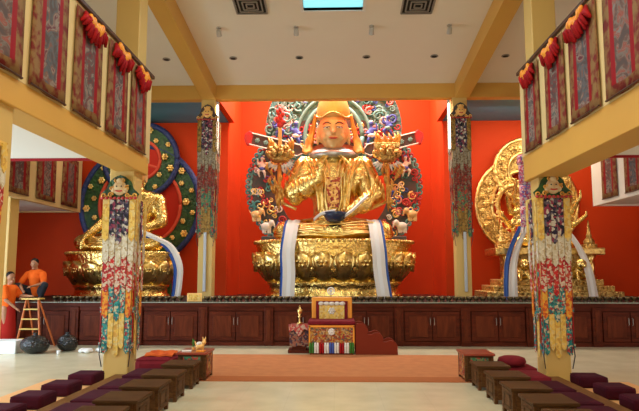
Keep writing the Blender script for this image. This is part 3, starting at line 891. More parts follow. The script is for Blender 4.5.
# lotus stalks with sword and book beside the shoulders
for s, nm in ((-1, 'flaming sword'), (1, 'scripture')):
    x = CX + s * 1.45; y = CY - .2
    t = thing('lotus_flower_support', (x, y, 3.3), 'gold lotus blossom bearing a %s beside the %s shoulder of central statue' % (nm, 'left' if s < 0 else 'right'), 'lotus ornament')
    m = MB(); m.tube(smooth_pts([(CX + s * 1.0, y - .1, 3.30), (x + s * .05, y, 3.6), (x, y, 4.2), (x - s * .02, y, 4.62)], 4), .04, 8)
    m.build('stem', M['gold_smooth'], t, smooth=True)
    m = MB(); rnd = random.Random(5 + s)
    for q in range(18):
        a = 2 * PI * q / 9; up = .12 if q < 9 else .24; rr = .27 if q < 9 else .18
        m.ell((x + math.cos(a) * rr, y + math.sin(a) * rr * .8, 4.66 + up), (.095, .08, .17), (math.sin(a) * -.7, math.cos(a) * .9, 0), 8, 6)
    m.ell((x, y, 4.68), (.27, .24, .12), None, 14, 6)
    m.build('blossom', M['gold_soft'], t, smooth=True)
    m = MB()
    for q in range(11):
        a = -PI + PI * q / 10
        m.tube([(x + math.cos(a) * .24, y - .15, 4.55 + math.sin(a) * .08), (x + math.cos(a) * .40, y - .18, 4.50 + math.sin(a) * .20)], [.05, .012], 6)
    m.build('lower_leaves', M['white_paint'], t, smooth=True)
    if s < 0:
        m = MB(); m.prism([(-.05, 0), (.05, 0), (.045, .75), (0, .95), (-.045, .75)], -.02, .02, (x + .0, y - .05, 4.95)); m.bb(x - .16, x + .16, y - .09, y - .01, 4.93, 4.99)
        m.build('sword', M['hat'], t)
        m = MB()
        for q in range(7):
            m.ell((x + math.sin(q * 2.1) * .07, y - .05, 5.62 + q * .07), (.09 - q * .008, .05, .10), (0, math.sin(q * 2) * .5, 0), 8, 6)
        m.build('sword_flames', M['scroll_red'], t, smooth=True)
    else:
        MB().bb(x - .34, x + .34, y - .16, y + .16, 4.96, 5.10).build('scripture', M['gold_relief'], t, bevel=.02)
    m = MB()
    for q in range(9):
        fx = x + (q / 8 - .5) * .62; hgt = .18 + .12 * (q % 2) + (.16 if q in (0, 8) else 0)
        if s < 0 and 2 < q < 6: continue
        z0 = 4.95 if s < 0 else 5.08
        m.tube([(fx, y, z0), (fx + .04, y, z0 + hgt * .6), (fx - .02, y, z0 + hgt)], [.06, .05, .01], 6)
    m.build('flame_crest', M['lappet'], t, smooth=True)
    # hanging flame ornament under the blossom
    m = MB(); rnd = random.Random(11 + s)
    for q in range(26):
        u = rnd.random(); a = rnd.uniform(-1, 1) * (.30 * (1 - u) + .05)
        m.tube([(x + a, y - .15, 4.30 - u * .95), (x + a * 1.5 + .03, y - .22, 4.44 - u * .95), (x + a * 1.2, y - .20, 4.56 - u * .95)], [.015, .045, .008], 6)
    m.tube([(x, y - .15, 4.5), (x, y - .18, 3.6), (x, y - .18, 3.22)], [.06, .05, .01], 8)
    m.build('pendant_flames', M['lappet'], t, smooth=True)

# carved aureole behind the central statue
AY0 = 17.66
T = thing('carved_aureole', (CX, AY0, AZ), 'carved teal and red aureole with scrolls and small figures behind the central statue', 'aureole')
lo, li = ellipse(CX, 4.15, 2.55, 2.15), ellipse(CX, 4.05, 1.62, 1.45)
uo, ui = ellipse(CX, 5.95, 2.05, 1.95), ellipse(CX, 5.65, .80, .95)
RING_L = MB().band(lo, li, AY0, AY0 + .14); RING_U = MB().band(uo, ui, AY0 + .02, AY0 + .12)
MB().prism(ellipse(CX, 5.65, .84, 1.0), AY0 + .13, AY0 + .18).build('halo_disc', M['halo_pink'], T)
m = MB(); m.tube([(x, AY0 - .03, z) for x, z in ellipse(CX, 5.65, .86, 1.0, 40)] + [(CX + .86, AY0 - .03, 5.65)], .07, 8)
m.tube([(x, AY0 - .03, z) for x, z in ellipse(CX, 5.65, 1.10, 1.25, 40)] + [(CX + 1.10, AY0 - .03, 5.65)], .05, 8)
m.build('halo_rim', M['teal_light'], T, smooth=True)
MB().bb(CX - 1.6, CX + 1.6, AY0 - .05, AY0 + .2, AZ, 2.6).build('aureole_base', M['teal_dark'], T)
RK = ['teal', 'teal_light', 'scroll_red', 'scroll_blue', 'scroll_pink', 'gold_smooth', 'white_paint']
rnd = random.Random(3)
keysU = ['teal', 'teal_light', 'teal_light', 'teal', 'scroll_pink', 'teal_light', 'scroll_blue', 'scroll_red', 'white_paint', 'teal_light']
keysL = ['teal', 'scroll_red', 'scroll_red', 'scroll_red', 'scroll_pink', 'gold_smooth', 'gold_smooth', 'gold_smooth', 'scroll_blue', 'white_paint', 'teal']


def on_ring(RING, n, o, i, keys, r0, r1, lo_a=0, hi_a=2 * PI):
    for q in range(n):
        a = rnd.uniform(lo_a, hi_a); u = rnd.uniform(.12, .92)
        x = o[0] + (o[2] * u + i[2] * (1 - u)) * math.cos(a); z = (o[1] * u + i[1] * (1 - u)) + (o[3] * u + i[3] * (1 - u)) * math.sin(a)
        k = rnd.choice(keys); r = rnd.uniform(r0, r1)
        spiral(RING.m(1 + RK.index(k)), x, z, AY0 - .015 - rnd.random() * .03, r, rnd.uniform(1.0, 1.7), rnd.uniform(0, 6), r * .24, rnd.choice((-1, 1)))


on_ring(RING_U, 360, (CX, 5.95, 2.0, 1.9), (CX, 5.65, 1.1, 1.25), keysU, .07, .17)
on_ring(RING_L, 330, (CX, 4.15, 2.5, 2.1), (CX, 4.05, 1.65, 1.45), keysL, .06, .14)
# flame tongues on the outer edge
for q in range(84):
    a = 2 * PI * q / 84
    x, z = CX + 2.58 * math.cos(a), 4.15 + 2.18 * math.sin(a)
    if z > 5.6: continue
    spiral(RING_L.m(1 + rnd.choice([0, 2, 1, 0])), x - .02 * math.cos(a), z, AY0 + .02, .12, 1.2, a + 1.5, .04, 1)
RING_L.build('lower_ring', [M['teal_dark']] + [M[k] for k in RK], T, smooth='relief')
RING_U.build('upper_ring', [M['teal']] + [M[k] for k in RK], T, smooth='relief')
XZ = 5.34
for s in (-1, 1):      # jewelled crossbars of the throne back
    m = MB(); L = 1.66
    m.prism([(-L / 2, -.17), (L / 2 - .20, -.17), (L / 2, 0), (L / 2 - .20, .17), (-L / 2, .17)], -.06, .06)
    R = Matrix.Translation((CX + s * 1.64, AY0 - .24, XZ)) @ Matrix.Scale(-s, 4, (1, 0, 0)) @ Matrix.Rotation(.25, 4, 'Y')
    m.xform(R); cb = m.build('crossbar', M['teal_dark'], T)
    m = MB(); o = [(-L / 2, -.17), (L / 2 - .20, -.17), (L / 2, 0), (L / 2 - .20, .17), (-L / 2, .17)]
    m.tube([(x, -.08, z) for x, z in o], .022, 6); m.xform(R); m.build('crossbar_edge', M['white_paint'], cb)
    m = MB()
    for q in range(5): rosette_mesh(m, -L / 2 + .2 + q * .26, 0, -.08, .08)
    m.xform(R); m.build('crossbar_jewel', M['teal_light'], cb, smooth=True)
    m = MB(); m.prism([(-L / 2 - .20, -.05), (-L / 2 - .08, -.22), (-L / 2 + .05, -.17), (-L / 2 + .05, .17), (-L / 2 - .10, .24), (-L / 2 - .22, .10)], -.08, .08); m.xform(R)
    m.build('crossbar_tip', M['scroll_red'], cb, bevel=.03)


def small_figure(T, name, x, z, h, mt, mt2, s=1, y=AY0 - .14):
    """little sprite figure: head, torso, raised arms, bent legs"""
    m = MB()
    m.ell((x, y, z + h * .55), (h * .13, h * .10, h * .20)).cap((x, y, z + h * .72), (x, y, z + h * .80), h * .06, h * .06)
    m.cap((x, y, z + h * .68), (x + s * h * .22, y - .02, z + h * .62), h * .07, h * .05); m.cap((x + s * h * .22, y - .02, z + h * .62), (x + s * h * .20, y - .04, z + h * .88), h * .05, h * .04)
    m.cap((x, y, z + h * .66), (x - s * h * .20, y - .03, z + h * .50), h * .07, h * .045); m.cap((x - s * h * .20, y - .03, z + h * .5), (x - s * h * .08, y - .08, z + h * .48), h * .045, h * .035)
    m.cap((x, y, z + h * .42), (x + s * h * .20, y - .04, z + h * .28), h * .09, h * .07); m.cap((x + s * h * .2, y - .04, z + h * .28), (x + s * h * .12, y, z + h * .02), h * .07, h * .04)
    m.cap((x, y, z + h * .42), (x - s * h * .12, y - .04, z + h * .22), h * .09, h * .07); m.cap((x - s * h * .12, y - .04, z + h * .22), (x - s * h * .14, y, z), h * .07, h * .04)
    m.ell((x, y - .01, z + h * .90), (h * .09, h * .09, h * .11))
    o = m.build(name, mt, T, remesh=h * .03)
    m = MB(); m.ell((x, y - .01, z + h * .40), (h * .17, h * .14, h * .10)).ell((x, y + .01, z + h * .97), (h * .10, h * .09, h * .06))
    m.build('garment', mt2, o, smooth=True)


for s in (-1, 1):
    small_figure(T, 'sprite_figure', CX + s * 1.12, 5.35, .75, M['scroll_blue'], M['white_paint'], s)
    small_figure(T, 'sprite_figure', CX + s * 1.62, 5.62, .65, M['scroll_blue'], M['teal_light'], -s)
    small_figure(T, 'sprite_figure', CX + s * 2.12, 4.42, .62, M['white_paint'], M['scroll_blue'], s)
    # elephant-like and lion-like beasts on the lower ring
    for nm, x, z, mt in (('beast_figure', 1.98, 3.0, 'white_paint'), ('beast_figure', 2.28, 3.35, 'skin_gold')):
        m = MB(); bx = CX + s * x; y = AY0 - .16
        m.ell((bx, y, z), (.26, .15, .19)).ell((bx - s * .26, y - .03, z + .16), (.14, .13, .15)).cap((bx - s * .36, y - .05, z + .12), (bx - s * .42, y - .06, z - .08), .06, .03)
        for dx in (-.16, -.06, .08, .18): m.cap((bx + dx, y, z - .1), (bx + dx + .02, y - .02, z - .32), .06, .045)
        m.cap((bx + s * .24, y, z + .05), (bx + s * .36, y, z + .2), .03, .02)
        m.xform(Matrix.Translation((bx, y, z - .1)) @ Matrix.Scale(.62, 4) @ Matrix.Translation((-bx, -y, -(z - .1))))
        m.build(nm, M[mt], T, remesh=.016)
for s in (-1, 1):
    MB().bb(CX + s * 1.62, CX + s * 2.10, AY0 - .35, AY0, 2.44, 2.66).build('beast_pedestal', M['teal_dark'], T, bevel=.03)

# khata scarves over the central throne
for s, w in ((-1, 'left'), (1, 'right')):
    t = thing('silk_scarf', (CX + s * 1.15, CY - 1.3, 2.5), 'long white and blue silk scarf hanging down the %s side of the central lotus throne' % w, 'scarf')
    path = [(CX + s * 1.02, CY - .62, 2.98), (CX + s * 1.05, CY - .92, 2.82), (CX + s * 1.08, CY - 1.16, 2.50), (CX + s * 1.12, CY - 1.30, 2.1), (CX + s * (1.15 if s > 0 else 1.10), CY - 1.32, 1.6), (CX + s * (1.24 if s > 0 else 1.12), CY - 1.34, AZ + .02)]
    m = MB(); ribbon(m, smooth_pts(path, 5), .31, (1, 0, 0), .012); m.build('white_silk', M['khata'], t)
    side = -1 if s < 0 else 1
    m = MB(); ribbon(m, smooth_pts([(p[0] + side * .17, p[1] + .03, p[2]) for p in path], 5), .09, (1, 0, 0), .012); m.build('blue_silk', M['khata_blue'], t)

# ------------------------------------------------------------------ LEFT STATUE
LX, LY = -5.72, 16.0
lotus_throne(LX, LY, AZ, 2.16, 1.50, .62, 'golden lotus throne of the left statue', 18)
T = thing('seated_statue', (LX, LY, 2.16), 'golden bare-shouldered buddha statue seated on the left lotus throne', 'statue')
BX = LX + .36
m = MB()
m.ell((BX, LY + .05, 2.45), (.62, .42, .32)).cap((BX, LY + .05, 2.5), (BX, LY, 3.2), .40, .44, 16)
m.ell((BX, LY, 3.35), (.56, .36, .42), None, 18, 10).ell((BX, LY, 3.62), (.66, .30, .22), None, 18, 10).cap((BX, LY, 3.65), (BX, LY, 3.95), .20, .17)
m.cap((BX + .58, LY, 3.55), (BX + .72, LY - .12, 2.95), .20, .17); m.cap((BX + .72, LY - .12, 2.95), (BX + .12, LY - .55, 2.66), .16, .10)
m.cap((BX - .58, LY, 3.55), (BX - .80, LY - .2, 2.95), .19, .15); m.cap((BX - .80, LY - .2, 2.95), (BX - 1.12, LY - .62, 2.55), .15, .09)
statue_hand(m, (BX - 1.16, LY - .72, 2.40), .17, (0, -.2, -1), (1, 0, 0), (0, -1, 0))
statue_hand(m, (BX + .0, LY - .62, 2.62), .17, (-1, 0, 0), (0, -1, 0), (0, 0, 1))
for s in (-1, 1):
    m.cap((LX + s * .3, LY, 2.42), (LX + s * .98, LY - .28, 2.40), .28, .23); m.cap((LX + s * .98, LY - .28, 2.38), (LX - s * .1, LY - .62, 2.34), .21, .15)
m.ell((LX, LY - .4, 2.28), (1.05, .42, .12), None, 20, 8)
m.build('body', M['gold'], T, remesh=.035)
m = MB()
for k in range(6):
    m.tube(smooth_pts([(BX + .62 - k * .05, LY - .20 - k * .02, 3.70 - .02 * k), (BX + .45 - k * .09, LY - .38, 3.3), (BX + .25 - k * .12, LY - .42, 2.85), (BX - .10 - k * .08, LY - .42, 2.7)], 4), .018, 6)
for k in range(5):
    m.tube(smooth_pts([(LX - 1.05, LY - .42, 2.30 + k * .045), (LX - .4, LY - .78 + .02 * k, 2.34 + k * .045), (LX + .4, LY - .78 + .02 * k, 2.32 + k * .045), (LX + 1.05, LY - .42, 2.30 + k * .045)], 5), .014, 6)
m.build('robe_folds', M['gold_smooth'], T, smooth=True)
statue_head(T, (BX - .04, LY - .06, 4.26), .28, curls=True)


def ring_aureole(cx, y, name_label, lower, upper, green=True):
    T = thing('ring_aureole', (cx, y, AZ), name_label, 'aureole')
    (lz, lr, lri), (uz, ur, uri) = lower, upper
    base = M['green_ring'] if green else M['gold_soft']
    for nm, z, ro, ri, yy in (('lower_ring', lz, lr, lri, y + .06), ('upper_ring', uz, ur, uri, y)):
        o = MB().band(ellipse(cx, z, ro, ro), ellipse(cx, z, ri, ri), yy, yy + .10).build(nm, base, T)
        if green or nm == 'lower_ring':
            pass
        c = ellipse(cx, z, ro, ro, 56); c.append(c[0])
        MB().tube([(a, yy + .02, b) for a, b in c], .085 if green else .06, 8).build('outer_rim', M['rim_blue'] if green else M['gold_relief'], o, smooth=True)
        c = ellipse(cx, z, ri, ri, 48); c.append(c[0])
        MB().tube([(a, yy - .0, b) for a, b in c], .05, 8).build('inner_rim', M['halo_edge'] if green else M['gold_smooth'], o, smooth=True)
        if green: MB().prism(ellipse(cx, z, ri, ri), yy + .03, yy + .07).build('halo_disc', M['halo_red'], o)
        mid = (ro + ri) / 2; n = int(2 * PI * mid / (.30 if green else .20))
        for q in range(n):
            a = 2 * PI * (q + .3) / n; zz = z + mid * math.sin(a)
            if nm == 'lower_ring' and zz > uz - .3 and abs(math.cos(a) * mid) < ur * .8: continue
            if zz < AZ + .2: continue
            m = MB(); off = (.10 if q % 2 else -.10) * (1 if green else .6)
            rosette_mesh(m, cx + (mid + off) * math.cos(a), z + (mid + off) * math.sin(a), yy - .04, .085 if q % 3 else .115)
            m.build('rosette', M['gold_smooth'] if green else M['gold_relief'], o, smooth=True)
    MB().bb(cx - lr * .55, cx + lr * .55, y, y + .2, AZ, lz - lri * .80).build('aureole_base', M['green_ring'] if green else M['gold_soft'], T)
    return T


ring_aureole(LX + .08, 17.0, 'round dark green aureole with gold rosettes and blue rim behind left statue', (3.55, 1.72, 1.18), (4.86, 1.06, .56), True)
t = thing('silk_scarf', (LX + 1.2, LY - .6, 2.2), 'pale blue and white silk scarf curving down the right side of left lotus throne', 'scarf')
path = [(LX + .55, LY - .62, 2.72), (LX + 1.0, LY - .50, 2.52), (LX + 1.42, LY - .42, 2.28), (LX + 1.66, LY - .42, 1.8), (LX + 1.66, LY - .42, 1.3), (LX + 1.62, LY - .42, AZ + .02)]
m = MB(); ribbon(m, smooth_pts(path, 5), .15, (1, 0, .3), .012); m.build('white_silk', M['khata'], t)
m = MB(); ribbon(m, smooth_pts([(p[0] - .12, p[1] + .03, p[2] - .02) for p in path], 5), .10, (1, 0, .3), .012); m.build('blue_silk', M['khata_blue'], t)

# ------------------------------------------------------------------ RIGHT STATUE
RX, RY = 5.45, 16.1
ring_aureole(RX - .02, 17.0, 'gold filigree ring aureole behind right statue', (3.52, 1.42, .98), (4.52, .88, .50), False)
T = thing('tiered_throne', (RX, RY, AZ), 'stepped golden throne with projecting shelf under the right statue', 'throne')
for i, (w, z0, z1, d) in enumerate(((1.68, AZ, 1.14, .95), (1.50, 1.14, 1.28, .85), (1.28, 1.28, 1.44, .75))):
    MB().bb(RX - w, RX + w, RY - d, RY + d * .5, z0, z1).build('throne_step', M['gold_soft'], T, bevel=.02)
MB().bb(RX - .88, RX + .88, RY - .5, RY + .4, 1.44, 2.06).build('throne_body', M['gold_soft'], T, bevel=.02)
for s in (-1, 1):
    MB().lathe([(.11, 1.44), (.14, 1.5), (.08, 1.58), (.10, 1.75), (.07, 1.92), (.15, 2.06)], (RX + s * 1.08, RY - .5, 0), 14).build('throne_pillar', M['gold_smooth'], T, smooth=True)
    m = MB(); x = RX + s * .72; y = RY - .66; z = 1.62    # crouching lions
    m.ell((x, y, z), (.20, .18, .20)).ell((x - s * .02, y - .18, z + .20), (.14, .13, .14)).cap((x - .10, y - .1, z), (x - .12, y - .22, z - .18), .06, .05).cap((x + .10, y - .1, z), (x + .12, y - .22, z - .18), .06, .05).cap((x + s * .16, y, z), (x + s * .30, y, z + .28), .04, .05).cap((x, y - .28, z + .16), (x, y - .33, z + .15), .06, .05)
    m.build('lion_figure', M['gold'], T, remesh=.022)
MB().bb(RX - 1.38, RX + 1.38, RY - .7, RY + .45, 2.06, 2.24).build('throne_shelf', M['gold_relief'], T, bevel=.03)
T = thing('seated_statue', (RX, RY, 2.24), 'ornate many-armed golden statue seated on the tiered right throne', 'statue')
m = MB(); z0 = 2.24
m.ell((RX, RY, z0 + .25), (.50, .38, .26)).cap((RX, RY, z0 + .3), (RX, RY, z0 + .95), .27, .30, 14).ell((RX, RY, z0 + 1.05), (.44, .26, .24)).cap((RX, RY, z0 + 1.15), (RX, RY, z0 + 1.40), .13, .12)
for s in (-1, 1):
    m.cap((RX + s * .25, RY, z0 + .20), (RX + s * .72, RY - .22, z0 + .18), .20, .16).cap((RX + s * .72, RY - .22, z0 + .18), (RX - s * .1, RY - .48, z0 + .14), .15, .10)
    for k, (ex, ez, wx, wz) in enumerate(((.62, .65, .30, .75), (.80, .95, .95, 1.35), (.72, 1.25, .70, 1.70), (.82, .60, 1.08, .85))):
        m.cap((RX + s * .38, RY + .05, z0 + 1.08), (RX + s * ex, RY - .12, z0 + ez), .11, .085).cap((RX + s * ex, RY - .12, z0 + ez), (RX + s * wx, RY - .35, z0 + wz), .08, .055)
        statue_hand(m, (RX + s * wx, RY - .38, z0 + wz + .06), .09, (0, 0, 1), (1, 0, 0), (0, -1, 0))
m.build('body', M['gold'], T, remesh=.026)
m = MB()
for k in range(3): m.tube([(RX + math.cos(a) * (.20 + .12 * k), RY - .05 - math.sin(a) * (.20 + .06 * k), z0 + 1.22 - .12 * k) for a in [PI * q / 10 for q in range(11)]], .025, 6)
m.build('necklace', M['gold_relief'], T, smooth=True)
h_ = statue_head(T, (RX, RY - .04, z0 + 1.66), .20, skin=M['gold_smooth'])
m = MB()
for q in range(7):
    a = PI * q / 6; m.tube([(RX + .20 * math.cos(a), RY - .06 - .16 * math.sin(a), z0 + 1.84), (RX + .26 * math.cos(a), RY - .08 - .18 * math.sin(a), z0 + 1.96), (RX + .24 * math.cos(a), RY - .06 - .16 * math.sin(a), z0 + 2.14)], [.05, .06, .01], 6)
m.lathe([(.16, z0 + 1.9), (.14, z0 + 2.1), (.05, z0 + 2.28), (.01, z0 + 2.36)], (RX, RY, 0), 12)
m.build('crown', M['gold_relief'], h_, smooth=True)
# wreath of gold scrolls at the statue's left in the picture
o = thing('filigree_wreath', (RX - .62, RY + .3, 2.24), 'oval gold filigree wreath standing left of the right statue', 'wreath')
m = MB(); c = ellipse(RX - .62, 3.45, .40, .52, 30); c.append(c[0])
m.tube([(a, RY + .3, b) for a, b in c], .07, 8); m.tube([(RX - .62, RY + .3, 2.24), (RX - .62, RY + .3, 2.95)], .06, 8)
m.build('wreath_ring', M['gold_relief'], o, smooth=True)
m = MB()
for q in range(16):
    a = 2 * PI * q / 16; spiral(m, RX - .62 + .45 * math.cos(a), 3.45 + .60 * math.sin(a), RY + .26, .11, 1.2, a, .026, 1 if q % 2 else -1)
m.build('wreath_scrolls', M['gold_smooth'], o, smooth=True)
for s, w in ((-1, 'left'), (1, 'right')):
    x = RX + s * 1.12
    t = thing('miniature_stupa', (x, RY - .35, 2.24), 'small pointed golden stupa on the %s end of right throne shelf' % w, 'stupa')
    MB().bb(x - .15, x + .15, RY - .5, RY - .2, 2.24, 2.34).build('stupa_base', M['gold_soft'], t, bevel=.01)
    MB().lathe([(.13, 2.34), (.14, 2.42), (.08, 2.50), (.06, 2.52), (.075, 2.56), (.05, 2.62), (.05, 2.68), (.03, 2.76), (.02, 2.90), (.005, 2.98)], (x, RY - .35, 0), 14).build('stupa_spire', M['gold_soft'], t, smooth=True)
for s, w in ((-1, 'left'), (1, 'right')):
    t = thing('silk_scarf', (RX + s * .8, RY - .85, 2.3), 'white%s silk scarf falling over the %s side of the right throne' % (' and blue' if s < 0 else '', w), 'scarf')
    if s < 0: path = [(RX - .58, RY - .80, 2.80), (RX - .82, RY - .86, 2.35), (RX - .98, RY - .90, 1.9), (RX - 1.05, RY - 1.0, 1.45), (RX - 1.07, RY - 1.04, AZ + .02)]
    else: path = [(RX + .36, RY - .70, 2.78), (RX + .56, RY - .80, 2.45), (RX + .74, RY - .86, 2.05), (RX + .84, RY - .96, 1.6), (RX + .91, RY - 1.0, AZ + .02)]
    sp = smooth_pts(path, 5); n = len(sp)
    m = MB(); ribbon(m, sp, [.12 + .12 * i / n for i in range(n)], (1, 0, 0), .012); m.build('white_silk', M['khata'], t)
    if s < 0:
        m = MB(); ribbon(m, smooth_pts([(p[0] - .16, p[1] + .03, p[2] - .02) for p in path], 5), .12, (1, 0, 0), .012); m.build('blue_silk', M['khata_blue'], t)
# long brocade victory banner hanging before the right statue
BXX, BYY = 4.86, 15.3
t = thing('victory_banner', (BXX, BYY, 2.65), 'long pink and blue cylindrical brocade banner hanging in front of right statue', 'banner')
MB().tube([(BXX, BYY, 4.55), (BXX, BYY, 6.03)], .012, 6).build('cord', M['khata'], t)
m = MB()
for q in range(14):
    a = 2 * PI * q / 14; m.ell((BXX + .12 * math.cos(a), BYY + .12 * math.sin(a), 4.42 + .10 * (q % 2)), (.09, .09, .10), None, 8, 6)
m.build('ribbon_crown', BR_PINK, t, smooth=True)
for i in range(6):
    z1 = 4.36 - i * .27
    m = MB().lathe([(.15 + .02 * (i % 2), z1), (.165, z1 - .02), (.155, z1 - .25), (.145, z1 - .26)], (BXX, BYY, 0), 18); m.build('banner_tier', BR_PINK, t, smooth=True)
m = MB()
for q in range(12):
    a = 2 * PI * q / 12; m.tube([(BXX + .14 * math.cos(a), BYY + .14 * math.sin(a), 2.76), (BXX + .17 * math.cos(a), BYY + .17 * math.sin(a), 2.60)], [.02, .012], 6)
m.build('fringe', M['khata'], t)


# ------------------------------------------------------------------ column hangings
def column_hanging(cx, cy, h, ztop, zbot, sc, label, bright=True):
    """brocade pillar hanging: face crest and five tiers of pointed tongues all round the column"""
    T = thing('column_hanging', (cx, cy, zbot), label, 'column hanging', None)
    H = ztop - zbot; g = .02 * sc          # gap from column face
    crest_h = .115 * H if H > 2.9 else .13 * H
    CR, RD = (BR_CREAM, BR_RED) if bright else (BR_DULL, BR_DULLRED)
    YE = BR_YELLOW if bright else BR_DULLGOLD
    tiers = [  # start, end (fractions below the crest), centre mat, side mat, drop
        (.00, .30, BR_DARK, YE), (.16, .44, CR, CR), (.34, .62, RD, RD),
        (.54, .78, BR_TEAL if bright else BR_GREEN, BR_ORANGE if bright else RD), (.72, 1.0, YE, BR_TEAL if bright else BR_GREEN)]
    L = H - crest_h; zt0 = ztop - crest_h
    for ti, (a, b, mc, ms) in enumerate(tiers):
        za, zb = zt0 - a * L, zt0 - b * L
        inset = (.013 * (4 - ti)) * sc
        part = MB()
        R = h + g + inset
        part.bb(cx - R, cx + R, cy - R - .006, cy - R + .006, za - .05, za).bb(cx - R, cx + R, cy + R - .006, cy + R + .006, za - .05, za)
        part.bb(cx - R - .006, cx - R + .006, cy - R, cy + R, za - .05, za).bb(cx + R - .006, cx + R + .006, cy - R, cy + R, za - .05, za)
        P = part.build('tier_band', ms, T)
        for face in range(4):
            rot = Matrix.Translation((cx, cy, 0)) @ Matrix.Rotation(face * PI / 2, 4, 'Z')
            if face == 2: continue      # the back face shows only thin strips
            nt_ = 5; w = 2 * R / nt_
            for q in range(nt_):
                if (face in (1, 3)) and q in (1, 3): continue
                x = -R + w * (q + .5)
                zz = zb + (.0 if q == 2 else (.05 + .05 * abs(q - 2)) * L * .5)
                if q in (0, 4): zz = zb + .02 * L
                hw = w * .46
                m = MB()
                m.prism([(x - hw, za - .02), (x - hw, zz + hw * 1.3), (x, zz), (x + hw, zz + hw * 1.3), (x + hw, za - .02)], -R - .014 - .006 * (q % 2), -R - .004 - .006 * (q % 2))
                m.xform(rot)
                mt = mc if q in (1, 2, 3) else ms
                m.build('brocade_tongue', mt, P)
    # crest: halo, mask face with cheeks, brow, eyes and grin, scrolls at both sides
    W = h + g + .07 * sc; zc_ = zt0 + crest_h * .42; y = cy - h - g - .09 * sc
    out = [(-W, 0), (-W * 1.12, crest_h * .18), (-W * .8, crest_h * .40), (-W * .62, crest_h * .72), (-W * .3, crest_h * .92), (0, crest_h), (W * .3, crest_h * .92), (W * .62, crest_h * .72), (W * .8, crest_h * .40), (W * 1.12, crest_h * .18), (W, 0)]
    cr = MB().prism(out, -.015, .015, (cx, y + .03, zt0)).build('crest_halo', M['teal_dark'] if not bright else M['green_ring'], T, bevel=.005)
    k = W
    m = MB()
    m.ell((cx, y, zc_), (k * .42, .035, crest_h * .32)); m.ell((cx - k * .34, y, zc_ - crest_h * .10), (k * .16, .03, crest_h * .12)); m.ell((cx + k * .34, y, zc_ - crest_h * .10), (k * .16, .03, crest_h * .12))
    m.ell((cx, y, zc_ + crest_h * .30), (k * .22, .03, crest_h * .14))
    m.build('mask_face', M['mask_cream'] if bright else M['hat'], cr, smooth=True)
    m = MB().tube([(cx + (q / 6 - .5) * k * .38, y - .04, zc_ - crest_h * .12 - .01 * math.sin(PI * q / 6)) for q in range(7)], .016 * sc, 6); m.build('mouth', M['lips'], cr)
    m = MB()
    for s in (-1, 1):
        m.ell((cx + s * k * .14, y - .035, zc_ + crest_h * .07), (k * .045, .015, crest_h * .03), None, 8, 6)
    m.build('mask_eyes', M['eye_dark'], cr, smooth=True)
    for s in (-1, 1):
        m = MB(); spiral(m, cx + s * k * .88, zt0 + crest_h * .10, y - .01, k * .20, 1.4, PI if s > 0 else 0, k * .055, s)
        spiral(m, cx + s * k * .50, zt0 + crest_h * .12, y - .02, k * .16, 1.3, 0, k * .05, -s)
        spiral(m, cx + s * k * .45, zt0 + crest_h * .42, y - .01, k * .15, 1.3, 1, k * .05, s)
        spiral(m, cx + s * k * .20, zt0 + crest_h * .74, y - .01, k * .12, 1.2, 2, k * .04, -s)
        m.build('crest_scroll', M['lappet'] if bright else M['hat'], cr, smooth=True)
    m = MB()
    for q in range(9): m.ell((cx + (q / 8 - .5) * 2 * W * .95, y - .02, zt0 - .005), (W * .11, .02, .03 * sc), None, 8, 6)
    m.build('crest_beads', M['scroll_red'], cr, smooth=True)
    # side cords with tassels
    for s in (-1, 1):
        c_ = MB().tube([(cx + s * (h + g + .045 * sc), cy - h, zt0), (cx + s * (h + g + .045 * sc), cy - h, zbot + .2 * L * .3)], .012 * sc, 6).build('side_cord', M['silk_red'], T)
        m = MB()
        for q in range(4):
            zz = zt0 - (.25 + q * .22) * L
            m.tube([(cx + s * (h + g + .045 * sc), cy - h, zz), (cx + s * (h + g + .045 * sc), cy - h, zz - .10 * sc)], [.03 * sc, .022 * sc], 8)
        m.build('tassel', BR_TEAL, c_)
    for s in (-1, 1):
        MB().tube([(cx + s * (h + .02), cy - h - .03, zbot + .3), (cx + s * (h + .04), cy - h - .05, zbot + .05), (cx + s * (h + .01), cy - h - .02, zbot - .14)], .008, 6).build('tie_cord', M['eye_dark'], T)
    return T


column_hanging(-3.33, 9.42, .195, 3.12, .33, .8, 'bright multi-tier brocade hanging on the left front column with cream mask crest')
column_hanging(3.33, 9.42, .19, 3.12, .33, .8, 'multi-tier brocade hanging on the right front column with mask crest, teal lower tier')
column_hanging(-3.33, 5.22, .225, 2.98, 1.75, .5, 'brocade column hanging cut off by the left edge of the photo')
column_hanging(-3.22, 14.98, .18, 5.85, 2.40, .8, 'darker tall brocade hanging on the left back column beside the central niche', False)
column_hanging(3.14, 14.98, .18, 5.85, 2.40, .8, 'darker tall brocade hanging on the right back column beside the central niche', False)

# ------------------------------------------------------------------ carpet, throne, side table
t = thing('carpet', (0, 10.7, 0), 'large salmon carpet on the floor before the altar', 'carpet')
MB().bb(-2.45, 2.45, 9.5, 12.0, .0, .012).build('carpet_field', M['carpet'], t)
MB().bb(-2.45, 2.45, 9.1, 9.5, .0, .012).build('carpet_border', M['carpet_edge'], t)

